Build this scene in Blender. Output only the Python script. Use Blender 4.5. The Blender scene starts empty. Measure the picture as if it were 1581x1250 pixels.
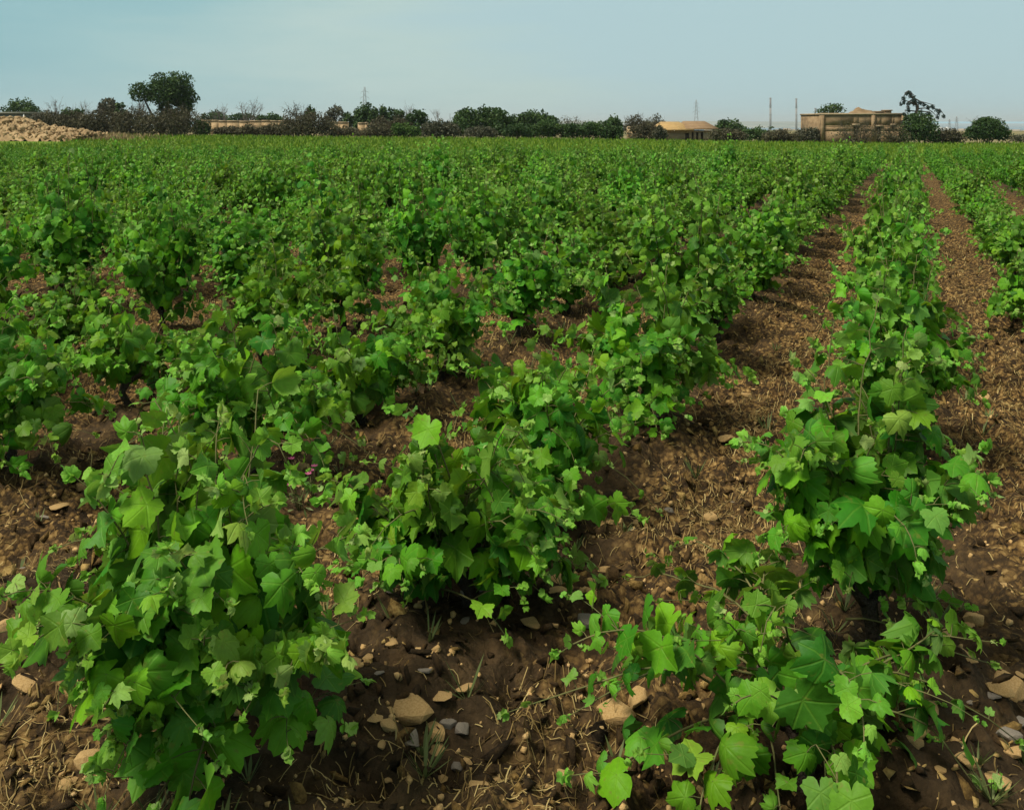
import bpy, bmesh, math, random
import numpy as np

# ------------------------------------------------------------------ camera, sky, sun
SC = bpy.context.scene
COL = SC.collection
FPX = 1500.0                         # focal length in photograph pixels
HORIZON = 190.0                      # the camera is level; the photograph is the lower part of an upright frame
EYE = 1.75
cam_data = bpy.data.cameras.new("camera")
cam_data.sensor_width = 36.0
cam_data.lens = 36.0 * FPX / 1581.0
cam_data.shift_y = (HORIZON - 625.0) / 1581.0
cam_data.clip_start = 0.05
cam_data.clip_end = 90000.0
cam = bpy.data.objects.new("camera", cam_data)
COL.objects.link(cam)
cam.location = (0, 0, EYE)
cam.rotation_euler = (math.pi / 2, 0, 0)
SC.camera = cam

SUN_EL, SUN_AZ = math.radians(56), math.radians(-118)      # azimuth from +Y, clockwise
world = bpy.data.worlds.new("World")
SC.world = world
world.use_nodes = True
wn, wl = world.node_tree.nodes, world.node_tree.links
wn.clear()
w_out = wn.new("ShaderNodeOutputWorld")
w_bg = wn.new("ShaderNodeBackground")
w_bg.inputs[1].default_value = 0.083
w_sky = wn.new("ShaderNodeTexSky")
w_sky.sky_type = 'NISHITA'
w_sky.sun_disc = False
w_sky.sun_elevation = SUN_EL
w_sky.sun_rotation = SUN_AZ
w_sky.air_density = 1.0
w_sky.dust_density = 2.0
w_tc = wn.new("ShaderNodeTexCoord")
w_map = wn.new("ShaderNodeMapping")
w_map.inputs['Scale'].default_value = (1.0, 1.0, 6.5)
wl.new(w_tc.outputs['Generated'], w_map.inputs[0])
w_noise = wn.new("ShaderNodeTexNoise")
w_noise.inputs['Scale'].default_value = 2.1
w_noise.inputs['Detail'].default_value = 5
w_noise.inputs['Roughness'].default_value = 0.58
wl.new(w_map.outputs[0], w_noise.inputs['Vector'])
# overcast veil: thick and pale towards the sea, thinner and bluer inland
w_dot = wn.new("ShaderNodeVectorMath"); w_dot.operation = 'DOT_PRODUCT'
w_dot.inputs[1].default_value = (0.75, 0.62, 0.1)
wl.new(w_tc.outputs['Generated'], w_dot.inputs[0])
w_ma = wn.new("ShaderNodeMath"); w_ma.operation = 'MULTIPLY_ADD'
w_ma.inputs[1].default_value = 0.62
wl.new(w_noise.outputs['Fac'], w_ma.inputs[0])
wl.new(w_dot.outputs['Value'], w_ma.inputs[2])
w_ramp = wn.new("ShaderNodeValToRGB")
els = w_ramp.color_ramp.elements
els[0].position = 0.30; els[0].color = (2.0, 4.3, 4.95, 1)
els[1].position = 1.0; els[1].color = (4.2, 5.95, 6.25, 1)
e = els.new(0.62); e.color = (3.1, 5.25, 5.5, 1)
e = els.new(0.85); e.color = (4.65, 6.2, 5.95, 1)
wl.new(w_ma.outputs[0], w_ramp.inputs[0])
# an overcast sky is brightest and whitest overhead
w_sep = wn.new("ShaderNodeSeparateXYZ"); wl.new(w_tc.outputs['Generated'], w_sep.inputs[0])
w_up = wn.new("ShaderNodeMapRange"); w_up.interpolation_type = 'SMOOTHSTEP'
w_up.inputs['From Min'].default_value = 0.25; w_up.inputs['From Max'].default_value = 0.85
wl.new(w_sep.outputs[2], w_up.inputs['Value'])
w_zen = wn.new("ShaderNodeMix"); w_zen.data_type = 'RGBA'
wl.new(w_up.outputs[0], w_zen.inputs[0])
wl.new(w_ramp.outputs[0], w_zen.inputs[6])
w_zen.inputs[7].default_value = (6.6, 6.3, 5.2, 1)
w_mix = wn.new("ShaderNodeMix"); w_mix.data_type = 'RGBA'
w_mix.inputs[0].default_value = 0.95
wl.new(w_sky.outputs[0], w_mix.inputs[6])
wl.new(w_zen.outputs[2], w_mix.inputs[7])
wl.new(w_mix.outputs[2], w_bg.inputs[0])
wl.new(w_bg.outputs[0], w_out.inputs[0])

sun_data = bpy.data.lights.new("sun", 'SUN')
sun_data.energy = 4.0
sun_data.angle = math.radians(15)
sun_data.color = (1.0, 0.92, 0.78)
sun = bpy.data.objects.new("sun", sun_data)
COL.objects.link(sun)
sun.rotation_euler = (math.pi / 2 - SUN_EL, 0, math.pi - SUN_AZ)

SC.view_settings.view_transform = 'Standard'
SC.view_settings.look = 'None'
SC.view_settings.exposure = 0.33
SC.view_settings.gamma = 1.0
SC.cycles.max_bounces = 6
SC.cycles.transparent_max_bounces = 4

# ------------------------------------------------------------------ helpers
RNG = np.random.default_rng(7)


def ray(px, py):
    """Direction of a photograph pixel (1581 x 1250)."""
    return np.array([(px - 790.5) / FPX, 1.0, (HORIZON - py) / FPX])


def ground_at(px, py, z=0.0):
    d = ray(px, py)
    return d * ((z - EYE) / d[2]) + np.array([0, 0, EYE])


def pt(px, py, Y):
    d = ray(px, py)
    return d * (Y / d[1]) + np.array([0, 0, EYE])


ROW_A = math.radians(22.2)
RD = np.array([math.sin(ROW_A), math.cos(ROW_A)])      # along the rows
RQ = np.array([math.cos(ROW_A), -math.sin(ROW_A)])     # across the rows


def uv(u, v):
    return RD * u + RQ * v


def hash2(ix, iy, seed):
    h = (ix.astype(np.int64) * 374761393 + iy.astype(np.int64) * 668265263 + seed * 974711) & 0xffffffff
    h = ((h ^ (h >> 13)) * 1274126177) & 0xffffffff
    h = h ^ (h >> 16)
    return (h & 0xffff) / 65535.0


def vnoise(x, y, s, seed=0):
    x = np.asarray(x, float) / s + 1000.0
    y = np.asarray(y, float) / s + 1000.0
    ix, iy = np.floor(x), np.floor(y)
    fx, fy = x - ix, y - iy
    fx = fx * fx * (3 - 2 * fx); fy = fy * fy * (3 - 2 * fy)
    ix = ix.astype(np.int64); iy = iy.astype(np.int64)
    a, b = hash2(ix, iy, seed), hash2(ix + 1, iy, seed)
    c, d = hash2(ix, iy + 1, seed), hash2(ix + 1, iy + 1, seed)
    return (a + (b - a) * fx) * (1 - fy) + (c + (d - c) * fx) * fy


def sstep(a, b, x):
    t = np.clip((np.asarray(x, float) - a) / (b - a), 0, 1)
    return t * t * (3 - 2 * t)


ROW_SP = 1.37
ROW_V0 = -0.08


def base_z(x, y):
    """Smooth lie of the land."""
    x = np.asarray(x, float); y = np.asarray(y, float)
    r = np.hypot(x, y)
    z = -0.60 * sstep(14, 54, y) * (.75 + .25 * sstep(-30, 25, x)) + .45 * sstep(57, 112, y) + sstep(60, 112, y) * (.38 * (1 - sstep(-60, 0, x)) - .48 * sstep(0, 45, x))
    z = z - 0.0088 * np.clip(r - 320, 0, None)
    return z


def height(x, y):
    x = np.asarray(x, float); y = np.asarray(y, float)
    r = np.hypot(x, y)
    v = x * RQ[0] + y * RQ[1]
    ph = (v - ROW_V0) / ROW_SP * 2 * math.pi
    fade = 1 - sstep(50, 70, r)
    z = 0.035 * np.cos(ph) * fade
    z = z + fade * 0.10 * (vnoise(x, y, 0.55, 3) - 0.5) + fade * 0.085 * (vnoise(x, y, 0.27, 13) - 0.5)
    b = np.abs(vnoise(x, y, 0.19, 4) - 0.5) * 2
    z = z + fade * 0.095 * (0.5 - b)
    f2 = 1 - sstep(12, 25, r)
    b = np.abs(vnoise(x, y, 0.085, 5) - 0.5) * 2
    z = z + f2 * 0.055 * (0.5 - b)
    z = z + f2 * 0.028 * (vnoise(x, y, 0.035, 6) - 0.5)
    return z + base_z(x, y)


class MB:
    """Collects faces of any size and links them as ONE mesh object."""
    def __init__(self):
        self.v, self.loops, self.tot, self.n = [], [], [], 0
        self.cols, self.lps, self.has = [], [], False

    def add(self, verts, faces, col=None, lp=None):
        verts = np.asarray(verts, np.float32).reshape(-1, 3)
        for f in faces:
            f = np.asarray(f, np.int32)
            if f.size == 0:
                continue
            self.loops.append((f + self.n).ravel())
            self.tot.append(np.full(len(f), f.shape[1], np.int32))
        self.v.append(verts)
        m = len(verts)
        if col is None:
            col = np.zeros((m, 4), np.float32)
        else:
            self.has = True
            col = np.broadcast_to(np.asarray(col, np.float32), (m, 4))
        self.cols.append(col)
        self.lps.append(np.zeros((m, 3), np.float32) if lp is None else np.asarray(lp, np.float32))
        self.n += m

    def mesh(self, name, smooth=False):
        me = bpy.data.meshes.new(name)
        if not self.v:
            return me
        v = np.concatenate(self.v)
        lo = np.concatenate(self.loops); tt = np.concatenate(self.tot)
        me.vertices.add(len(v)); me.vertices.foreach_set("co", v.ravel())
        me.loops.add(len(lo)); me.loops.foreach_set("vertex_index", lo)
        me.polygons.add(len(tt))
        st = np.zeros(len(tt), np.int32); st[1:] = np.cumsum(tt)[:-1]
        me.polygons.foreach_set("loop_start", st)
        if smooth:
            me.polygons.foreach_set("use_smooth", np.ones(len(tt), bool))
        me.update(calc_edges=True)
        if self.has:
            a = me.attributes.new("tint", 'FLOAT_COLOR', 'POINT')
            a.data.foreach_set("color", np.concatenate(self.cols).ravel())
            a = me.attributes.new("blade", 'FLOAT_VECTOR', 'POINT')
            a.data.foreach_set("vector", np.concatenate(self.lps).ravel())
        return me

    def build(self, name, mat, parent=None, smooth=False, loc=None):
        me = self.mesh(name, smooth)
        me.materials.append(mat)
        return link(name, me, parent, loc)


def link(name, data, parent=None, loc=None):
    o = bpy.data.objects.new(name, data)
    COL.objects.link(o)
    if parent is not None:
        o.parent = parent
    if loc is not None:
        o.location = loc
    return o


def tag(o, label=None, cat=None, group=None, kind=None):
    if label: o['label'] = label
    if cat: o['category'] = cat
    if group: o['group'] = group
    if kind: o['kind'] = kind
    return o


def empty(name, loc, rz=0.0):
    o = link(name, None, None, loc)
    o.empty_display_size = 0.2
    o.rotation_euler = (0, 0, rz)
    return o


def norm(a):
    a = np.asarray(a, float)
    return a / (np.linalg.norm(a, axis=-1, keepdims=True) + 1e-9)


def tube(mb, pts, rad, sides=5, col=None, cap=True):
    pts = np.asarray(pts, float); n = len(pts)
    rad = np.broadcast_to(np.asarray(rad, float), (n,))
    t = np.zeros_like(pts)
    t[1:-1] = pts[2:] - pts[:-2]; t[0] = pts[1] - pts[0]; t[-1] = pts[-1] - pts[-2]
    t = norm(t)
    ref = np.array([0, 0, 1.0]) if abs(t[:, 2]).mean() < 0.8 else np.array([1.0, 0, 0])
    a = norm(np.cross(t, ref)); b = np.cross(t, a)
    ang = np.arange(sides) * 2 * math.pi / sides
    v = pts[:, None, :] + rad[:, None, None] * (np.cos(ang)[None, :, None] * a[:, None, :] + np.sin(ang)[None, :, None] * b[:, None, :])
    i = np.arange(n - 1)[:, None] * sides
    j = np.arange(sides)[None, :]; k = (j + 1) % sides
    q = np.stack([i + j, i + k, i + sides + k, i + sides + j], -1).reshape(-1, 4)
    fs = [q]
    if cap:
        fs.append(np.array([(n - 1) * sides + np.arange(sides)]))
        fs.append(np.array([np.arange(sides)[::-1]]))
    mb.add(v.reshape(-1, 3), fs, col)


def box(mb, c, s, rz=0.0, col=None):
    c = np.asarray(c, float); s = np.asarray(s, float) / 2
    v = np.array([[x, y, z] for x in (-1, 1) for y in (-1, 1) for z in (-1, 1)], float) * s
    ca, sa = math.cos(rz), math.sin(rz)
    v = np.stack([v[:, 0] * ca - v[:, 1] * sa, v[:, 0] * sa + v[:, 1] * ca, v[:, 2]], 1) + c
    f = np.array([[0, 1, 3, 2], [4, 6, 7, 5], [0, 4, 5, 1], [2, 3, 7, 6], [0, 2, 6, 4], [1, 5, 7, 3]])
    mb.add(v, [f], col)


# ------------------------------------------------------------------ materials
def new_mat(name):
    m = bpy.data.materials.new(name)
    m.use_nodes = True
    n, l = m.node_tree.nodes, m.node_tree.links
    n.clear()
    out = n.new("ShaderNodeOutputMaterial")
    b = n.new("ShaderNodeBsdfPrincipled")
    l.new(b.outputs[0], out.inputs[0])
    return m, n, l, b, out


def ramp(n, stops):
    r = n.new("ShaderNodeValToRGB")
    e = r.color_ramp.elements
    e[0].position, e[0].color = stops[0][0], (*stops[0][1], 1)
    e[1].position, e[1].color = stops[-1][0], (*stops[-1][1], 1)
    for p, c in stops[1:-1]:
        x = e.new(p); x.color = (*c, 1)
    return r


def noise_mat(name, stops, scale=2.0, detail=6, rough=0.85, bump=0.0, bscale=None, coord='Object', stretch=None, spec=0.3):
    m, n, l, b, out = new_mat(name)
    tc = n.new("ShaderNodeTexCoord")
    vec = tc.outputs[coord]
    if stretch:
        mp = n.new("ShaderNodeMapping"); mp.inputs['Scale'].default_value = stretch
        l.new(vec, mp.inputs[0]); vec = mp.outputs[0]
    t = n.new("ShaderNodeTexNoise")
    t.inputs['Scale'].default_value = scale; t.inputs['Detail'].default_value = detail
    t.inputs['Roughness'].default_value = 0.65
    l.new(vec, t.inputs['Vector'])
    r = ramp(n, stops)
    l.new(t.outputs['Fac'], r.inputs[0]); l.new(r.outputs[0], b.inputs['Base Color'])
    b.inputs['Roughness'].default_value = rough
    b.inputs['Specular IOR Level'].default_value = spec
    if bump:
        t2 = n.new("ShaderNodeTexNoise"); t2.inputs['Scale'].default_value = bscale or scale * 3
        t2.inputs['Detail'].default_value = 8
        l.new(vec, t2.inputs['Vector'])
        bp = n.new("ShaderNodeBump"); bp.inputs['Strength'].default_value = bump
        bp.inputs['Distance'].default_value = 0.05
        l.new(t2.outputs['Fac'], bp.inputs['Height']); l.new(bp.outputs[0], b.inputs['Normal'])
    return m


def math_node(n, l, op, a, b=None, c=None):
    x = n.new("ShaderNodeMath"); x.operation = op
    for i, q in enumerate((a, b, c)):
        if q is None: continue
        if isinstance(q, (int, float)): x.inputs[i].default_value = q
        else: l.new(q, x.inputs[i])
    return x.outputs[0]


def mix_rgb(n, l, f, a, b):
    x = n.new("ShaderNodeMix"); x.data_type = 'RGBA'
    for i, q in ((0, f), (6, a), (7, b)):
        if isinstance(q, (int, float)): x.inputs[i].default_value = q
        elif isinstance(q, tuple): x.inputs[i].default_value = (*q, 1)
        else: l.new(q, x.inputs[i])
    return x.outputs[2]


def vine_leaf_material(name, veins=True):
    m, n, l, b, out = new_mat(name)
    at = n.new("ShaderNodeAttribute"); at.attribute_name = "tint"
    sp = n.new("ShaderNodeSeparateColor"); l.new(at.outputs['Color'], sp.inputs[0])
    oi = n.new("ShaderNodeObjectInfo")
    mature = ramp(n, [(0.0, (0.018, 0.092, 0.007)), (0.35, (0.034, 0.145, 0.006)), (0.7, (0.068, 0.215, 0.006)), (1.0, (0.145, 0.31, 0.007))])
    l.new(sp.outputs[0], mature.inputs[0])
    young = ramp(n, [(0.0, (0.13, 0.33, 0.030)), (0.75, (0.19, 0.37, 0.040)), (1.0, (0.30, 0.40, 0.13))])
    l.new(sp.outputs[2], young.inputs[0])
    col = mix_rgb(n, l, sp.outputs[1], young.outputs[0], mature.outputs[0])
    # slight vine to vine variation
    hsv = n.new("ShaderNodeHueSaturation")
    l.new(math_node(n, l, 'MULTIPLY_ADD', oi.outputs['Random'], 0.030, 0.487), hsv.inputs['Hue'])
    l.new(math_node(n, l, 'MULTIPLY_ADD', oi.outputs['Random'], 0.30, 0.86), hsv.inputs['Value'])
    l.new(col, hsv.inputs['Color']); col = hsv.outputs[0]
    if veins:
        ab = n.new("ShaderNodeAttribute"); ab.attribute_name = "blade"
        sx = n.new("ShaderNodeSeparateXYZ"); l.new(ab.outputs['Vector'], sx.inputs[0])
        ax = math_node(n, l, 'ABSOLUTE', sx.outputs[0]); yy = sx.outputs[1]
        best = None
        for a in (0.0, 55.0, 112.0):
            s, c = math.sin(math.radians(a)), math.cos(math.radians(a))
            cr = math_node(n, l, 'ABSOLUTE', math_node(n, l, 'SUBTRACT', math_node(n, l, 'MULTIPLY', ax, c), math_node(n, l, 'MULTIPLY', yy, s)))
            dt = math_node(n, l, 'ADD', math_node(n, l, 'MULTIPLY', ax, s), math_node(n, l, 'MULTIPLY', yy, c))
            # behind the stalk the line does not count
            d = math_node(n, l, 'ADD', cr, math_node(n, l, 'MULTIPLY', math_node(n, l, 'LESS_THAN', dt, 0.0), 1.0))
            best = d if best is None else math_node(n, l, 'MINIMUM', best, d)
        vein = n.new("ShaderNodeMapRange"); vein.inputs['From Min'].default_value = 0.012; vein.inputs['From Max'].default_value = 0.05
        vein.inputs['To Min'].default_value = 1.0; vein.inputs['To Max'].default_value = 0.0
        l.new(best, vein.inputs['Value'])
        vf = math_node(n, l, 'MULTIPLY', vein.outputs[0], 0.22)
        col = mix_rgb(n, l, vf, col, (0.16, 0.30, 0.03))
        tc = n.new("ShaderNodeTexNoise"); tc.inputs['Scale'].default_value = 5.0; tc.inputs['Detail'].default_value = 3
        l.new(ab.outputs['Vector'], tc.inputs['Vector'])
        hh = math_node(n, l, 'ADD', math_node(n, l, 'MULTIPLY', tc.outputs['Fac'], 0.7), math_node(n, l, 'MULTIPLY', vein.outputs[0], -0.7))
        bp = n.new("ShaderNodeBump"); bp.inputs['Strength'].default_value = 0.45; bp.inputs['Distance'].default_value = 0.004
        l.new(hh, bp.inputs['Height']); l.new(bp.outputs[0], b.inputs['Normal'])
        sp2 = n.new("ShaderNodeTexNoise"); sp2.inputs['Scale'].default_value = 3.2; sp2.inputs['Detail'].default_value = 5
        va = n.new("ShaderNodeVectorMath"); va.operation = 'MULTIPLY_ADD'; va.inputs[1].default_value = (17, 13, 11)
        l.new(at.outputs['Color'], va.inputs[0]); l.new(ab.outputs['Vector'], va.inputs[2]); l.new(va.outputs[0], sp2.inputs['Vector'])
        mr = n.new("ShaderNodeMapRange"); mr.inputs['From Min'].default_value = .62; mr.inputs['From Max'].default_value = .70; mr.inputs['To Max'].default_value = .55
        l.new(sp2.outputs['Fac'], mr.inputs['Value']); col = mix_rgb(n, l, mr.outputs[0], col, (0.16, 0.17, 0.03))
        mt = math_node(n, l, 'MULTIPLY_ADD', tc.outputs['Fac'], 0.5, 0.75)
        h2 = n.new("ShaderNodeHueSaturation"); l.new(mt, h2.inputs['Value']); l.new(col, h2.inputs['Color']); col = h2.outputs[0]
    geo = n.new("ShaderNodeNewGeometry")
    back = mix_rgb(n, l, 0.25, col, (0.16, 0.27, 0.08))
    front = mix_rgb(n, l, geo.outputs['Backfacing'], col, back)
    l.new(front, b.inputs['Base Color'])
    b.inputs['Roughness'].default_value = 0.5
    b.inputs['Specular IOR Level'].default_value = 0.14
    tr = n.new("ShaderNodeBsdfTranslucent")
    h3 = n.new("ShaderNodeHueSaturation"); h3.inputs['Hue'].default_value = 0.475; h3.inputs['Value'].default_value = 1.7
    l.new(col, h3.inputs['Color']); l.new(h3.outputs[0], tr.inputs['Color'])
    ms = n.new("ShaderNodeMixShader"); ms.inputs[0].default_value = 0.24
    l.new(b.outputs[0], ms.inputs[1]); l.new(tr.outputs[0], ms.inputs[2]); l.new(ms.outputs[0], out.inputs[0])
    return m


def tint_leaf_material(name, stops, trans=0.15, rough=0.6):
    m, n, l, b, out = new_mat(name)
    at = n.new("ShaderNodeAttribute"); at.attribute_name = "tint"
    sp = n.new("ShaderNodeSeparateColor"); l.new(at.outputs['Color'], sp.inputs[0])
    r = ramp(n, stops); l.new(sp.outputs[0], r.inputs[0])
    l.new(r.outputs[0], b.inputs['Base Color'])
    b.inputs['Roughness'].default_value = rough; b.inputs['Specular IOR Level'].default_value = 0.2
    if trans:
        tr = n.new("ShaderNodeBsdfTranslucent"); l.new(r.outputs[0], tr.inputs['Color'])
        ms = n.new("ShaderNodeMixShader"); ms.inputs[0].default_value = trans
        l.new(b.outputs[0], ms.inputs[1]); l.new(tr.outputs[0], ms.inputs[2]); l.new(ms.outputs[0], out.inputs[0])
    return m


def ground_material():
    m, n, l, b, out = new_mat("soil")
    geo = n.new("ShaderNodeNewGeometry")
    pos = geo.outputs['Position']

    def nz(scale, detail=5, rough=0.6):
        t = n.new("ShaderNodeTexNoise"); t.inputs['Scale'].default_value = scale
        t.inputs['Detail'].default_value = detail; t.inputs['Roughness'].default_value = rough
        l.new(pos, t.inputs['Vector']); return t.outputs['Fac']

    def rng(v, a, c):
        q = n.new("ShaderNodeMapRange"); q.inputs['From Min'].default_value = a; q.inputs['From Max'].default_value = c
        l.new(v, q.inputs['Value']); return q.outputs[0]
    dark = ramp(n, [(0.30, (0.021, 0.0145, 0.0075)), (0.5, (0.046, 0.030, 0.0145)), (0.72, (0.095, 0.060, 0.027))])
    l.new(nz(9, 7, 0.7), dark.inputs[0])
    tan = ramp(n, [(0.34, (0.026, 0.0165, 0.008)), (0.47, (0.086, 0.050, 0.018)), (0.60, (0.19, 0.115, 0.038)), (0.74, (0.36, 0.24, 0.09))])
    vo = n.new("ShaderNodeTexVoronoi"); vo.inputs['Scale'].default_value = 42.0; vo.inputs['Randomness'].default_value = 1.0
    wp = n.new("ShaderNodeVectorMath"); wp.operation = 'MULTIPLY_ADD'
    nv = n.new("ShaderNodeTexNoise"); nv.inputs['Scale'].default_value = 30; l.new(pos, nv.inputs['Vector'])
    wp.inputs[1].default_value = (.03, .03, .03)
    l.new(nv.outputs['Color'], wp.inputs[0]); l.new(pos, wp.inputs[2]); l.new(wp.outputs[0], vo.inputs['Vector'])
    sv = n.new("ShaderNodeSeparateColor"); l.new(vo.outputs['Color'], sv.inputs[0])
    chip = math_node(n, l, 'ADD', math_node(n, l, 'MULTIPLY', sv.outputs[0], .62), math_node(n, l, 'MULTIPLY_ADD', vo.outputs['Distance'], -.55, .30))
    tanin = math_node(n, l, 'ADD', math_node(n, l, 'MULTIPLY', chip, .55), math_node(n, l, 'MULTIPLY', nz(22, 6, 0.75), .55))
    l.new(tanin, tan.inputs[0])
    # dry, strawy soil in the middle of the alleys; moist dark soil under the vines
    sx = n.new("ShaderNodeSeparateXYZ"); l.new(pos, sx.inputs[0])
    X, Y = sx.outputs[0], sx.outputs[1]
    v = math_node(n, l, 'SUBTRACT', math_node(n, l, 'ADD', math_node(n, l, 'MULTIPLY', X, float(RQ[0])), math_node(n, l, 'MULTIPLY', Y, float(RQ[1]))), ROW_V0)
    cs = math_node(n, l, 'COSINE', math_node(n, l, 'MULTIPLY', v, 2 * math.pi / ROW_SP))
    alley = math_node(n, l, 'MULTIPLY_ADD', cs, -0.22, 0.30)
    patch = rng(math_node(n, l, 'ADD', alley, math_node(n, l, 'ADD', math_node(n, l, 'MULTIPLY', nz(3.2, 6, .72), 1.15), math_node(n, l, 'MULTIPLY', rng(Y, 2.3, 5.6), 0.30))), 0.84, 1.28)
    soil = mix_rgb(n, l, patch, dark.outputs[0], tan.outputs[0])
    # grass strip behind the vines, dry land behind it
    grass = ramp(n, [(0.3, (0.075, 0.135, 0.011)), (0.7, (0.13, 0.20, 0.016))])
    l.new(nz(0.6, 5), grass.inputs[0])
    wob = math_node(n, l, 'MULTIPLY_ADD', nz(0.12, 4), 6.0, -3.0)
    yw = math_node(n, l, 'ADD', Y, wob)
    c1 = mix_rgb(n, l, rng(yw, 55, 58), soil, grass.outputs[0])
    dry = ramp(n, [(0.35, (0.08, 0.09, 0.035)), (0.5, (0.16, 0.14, 0.065)), (0.65, (0.23, 0.19, 0.10))])
    l.new(nz(0.02, 6), dry.inputs[0])
    c2 = mix_rgb(n, l, rng(yw, 108, 114), c1, dry.outputs[0])
    plain = ramp(n, [(0.3, (0.06, 0.085, 0.04)), (0.45, (0.11, 0.12, 0.065)), (0.6, (0.17, 0.16, 0.10)), (0.72, (0.26, 0.24, 0.19))])
    l.new(nz(0.004, 8, 0.7), plain.inputs[0])
    c3 = mix_rgb(n, l, rng(Y, 300, 700), c2, plain.outputs[0])
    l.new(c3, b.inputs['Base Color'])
    b.inputs['Roughness'].default_value = 0.95; b.inputs['Specular IOR Level'].default_value = 0.15
    bp = n.new("ShaderNodeBump"); bp.inputs['Strength'].default_value = 0.7; bp.inputs['Distance'].default_value = 0.02
    l.new(math_node(n, l, 'MULTIPLY_ADD', vo.outputs['Distance'], -.8, nz(60, 6, 0.7)), bp.inputs['Height']); l.new(bp.outputs[0], b.inputs['Normal'])
    return m


M = {}
M['soil'] = ground_material()
M['vine_leaf'] = vine_leaf_material("vine_leaf", True)
M['vine_leaf_far'] = vine_leaf_material("vine_leaf_far", False)
M['cane'] = noise_mat("green_cane", [(0.3, (0.075, 0.095, 0.025)), (0.7, (0.15, 0.135, 0.05))], 12)
M['old_wood'] = noise_mat("old_vine_wood", [(0.3, (0.030, 0.022, 0.016)), (0.7, (0.09, 0.065, 0.045))], 30, bump=0.8)
M['clod'] = tint_leaf_material('soil_clod', [(0, (0.026, 0.0165, 0.007)), (0.50, (0.070, 0.041, 0.015)), (0.75, (0.205, 0.127, 0.038)), (1, (0.40, 0.275, 0.095))], 0, 0.95)
nt_ = M['clod'].node_tree
t_ = nt_.nodes.new("ShaderNodeTexNoise"); t_.inputs['Scale'].default_value = 70; t_.inputs['Detail'].default_value = 6; t_.inputs['Roughness'].default_value = .7
tc_ = nt_.nodes.new("ShaderNodeTexCoord"); nt_.links.new(tc_.outputs['Object'], t_.inputs['Vector'])
b_ = nt_.nodes.new("ShaderNodeBump"); b_.inputs['Strength'].default_value = .9; b_.inputs['Distance'].default_value = .012
nt_.links.new(t_.outputs['Fac'], b_.inputs['Height'])
p_ = [q for q in nt_.nodes if q.type == 'BSDF_PRINCIPLED'][0]; nt_.links.new(b_.outputs[0], p_.inputs['Normal'])
r_ = [q for q in nt_.nodes if q.type == 'VALTORGB'][0]; s_ = [q for q in nt_.nodes if q.type == 'SEPARATE_COLOR'][0]
nt_.links.new(math_node(nt_.nodes, nt_.links, 'ADD', s_.outputs[0], math_node(nt_.nodes, nt_.links, 'MULTIPLY_ADD', t_.outputs['Fac'], 1.0, -.5)), r_.inputs[0])
M['stone'] = noise_mat("tan_stone", [(0.25, (0.26, 0.15, 0.055)), (0.5, (0.45, 0.29, 0.115)), (0.75, (0.55, 0.39, 0.19))], 14, bump=0.5, bscale=45)
M['grey_stone'] = noise_mat("grey_stone", [(0.25, (0.13, 0.11, 0.085)), (0.75, (0.30, 0.26, 0.21))], 14, bump=0.5, bscale=45)
M['straw'] = tint_leaf_material("straw", [(0, (0.10, 0.064, 0.021)), (0.6, (0.25, 0.172, 0.058)), (1, (0.45, 0.35, 0.145))], 0.1, 0.7)
M['grass'] = tint_leaf_material("field_grass", [(0, (0.07, 0.15, 0.010)), (0.6, (0.12, 0.21, 0.012)), (1, (0.19, 0.26, 0.025))], 0.25)
M['dry_grass'] = tint_leaf_material("dry_grass", [(0, (0.14, 0.09, 0.045)), (0.6, (0.30, 0.21, 0.10)), (1, (0.42, 0.32, 0.17))], 0.15)
M['dark_leaf'] = tint_leaf_material("dark_tree_leaf", [(0, (0.018, 0.042, 0.012)), (0.6, (0.038, 0.080, 0.018)), (1, (0.075, 0.125, 0.026))])
M['mid_leaf'] = tint_leaf_material("mid_tree_leaf", [(0, (0.022, 0.045, 0.014)), (0.6, (0.045, 0.085, 0.020)), (1, (0.08, 0.12, 0.03))])
M['light_leaf'] = tint_leaf_material("light_bush_leaf", [(0, (0.035, 0.075, 0.014)), (0.6, (0.065, 0.125, 0.022)), (1, (0.10, 0.16, 0.035))])
M['grey_leaf'] = tint_leaf_material("grey_bush_leaf", [(0, (0.04, 0.045, 0.027)), (0.6, (0.075, 0.077, 0.046)), (1, (0.115, 0.11, 0.07))])
M['brown_leaf'] = tint_leaf_material("brown_shrub_leaf", [(0, (0.040, 0.037, 0.019)), (0.6, (0.072, 0.067, 0.034)), (1, (0.115, 0.105, 0.056))])
M['blue_needle'] = tint_leaf_material("conifer_needle", [(0, (0.018, 0.036, 0.034)), (0.6, (0.034, 0.060, 0.052)), (1, (0.06, 0.09, 0.07))])
M['twig'] = noise_mat("bare_twig", [(0.3, (0.044, 0.036, 0.024)), (0.7, (0.088, 0.072, 0.048))], 3)
M['grey_twig'] = noise_mat("grey_twig", [(0.3, (0.07, 0.06, 0.052)), (0.7, (0.14, 0.12, 0.105))], 3)
M['bark'] = noise_mat("tree_bark", [(0.3, (0.03, 0.022, 0.016)), (0.7, (0.085, 0.06, 0.042))], 4, bump=0.6)


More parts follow.
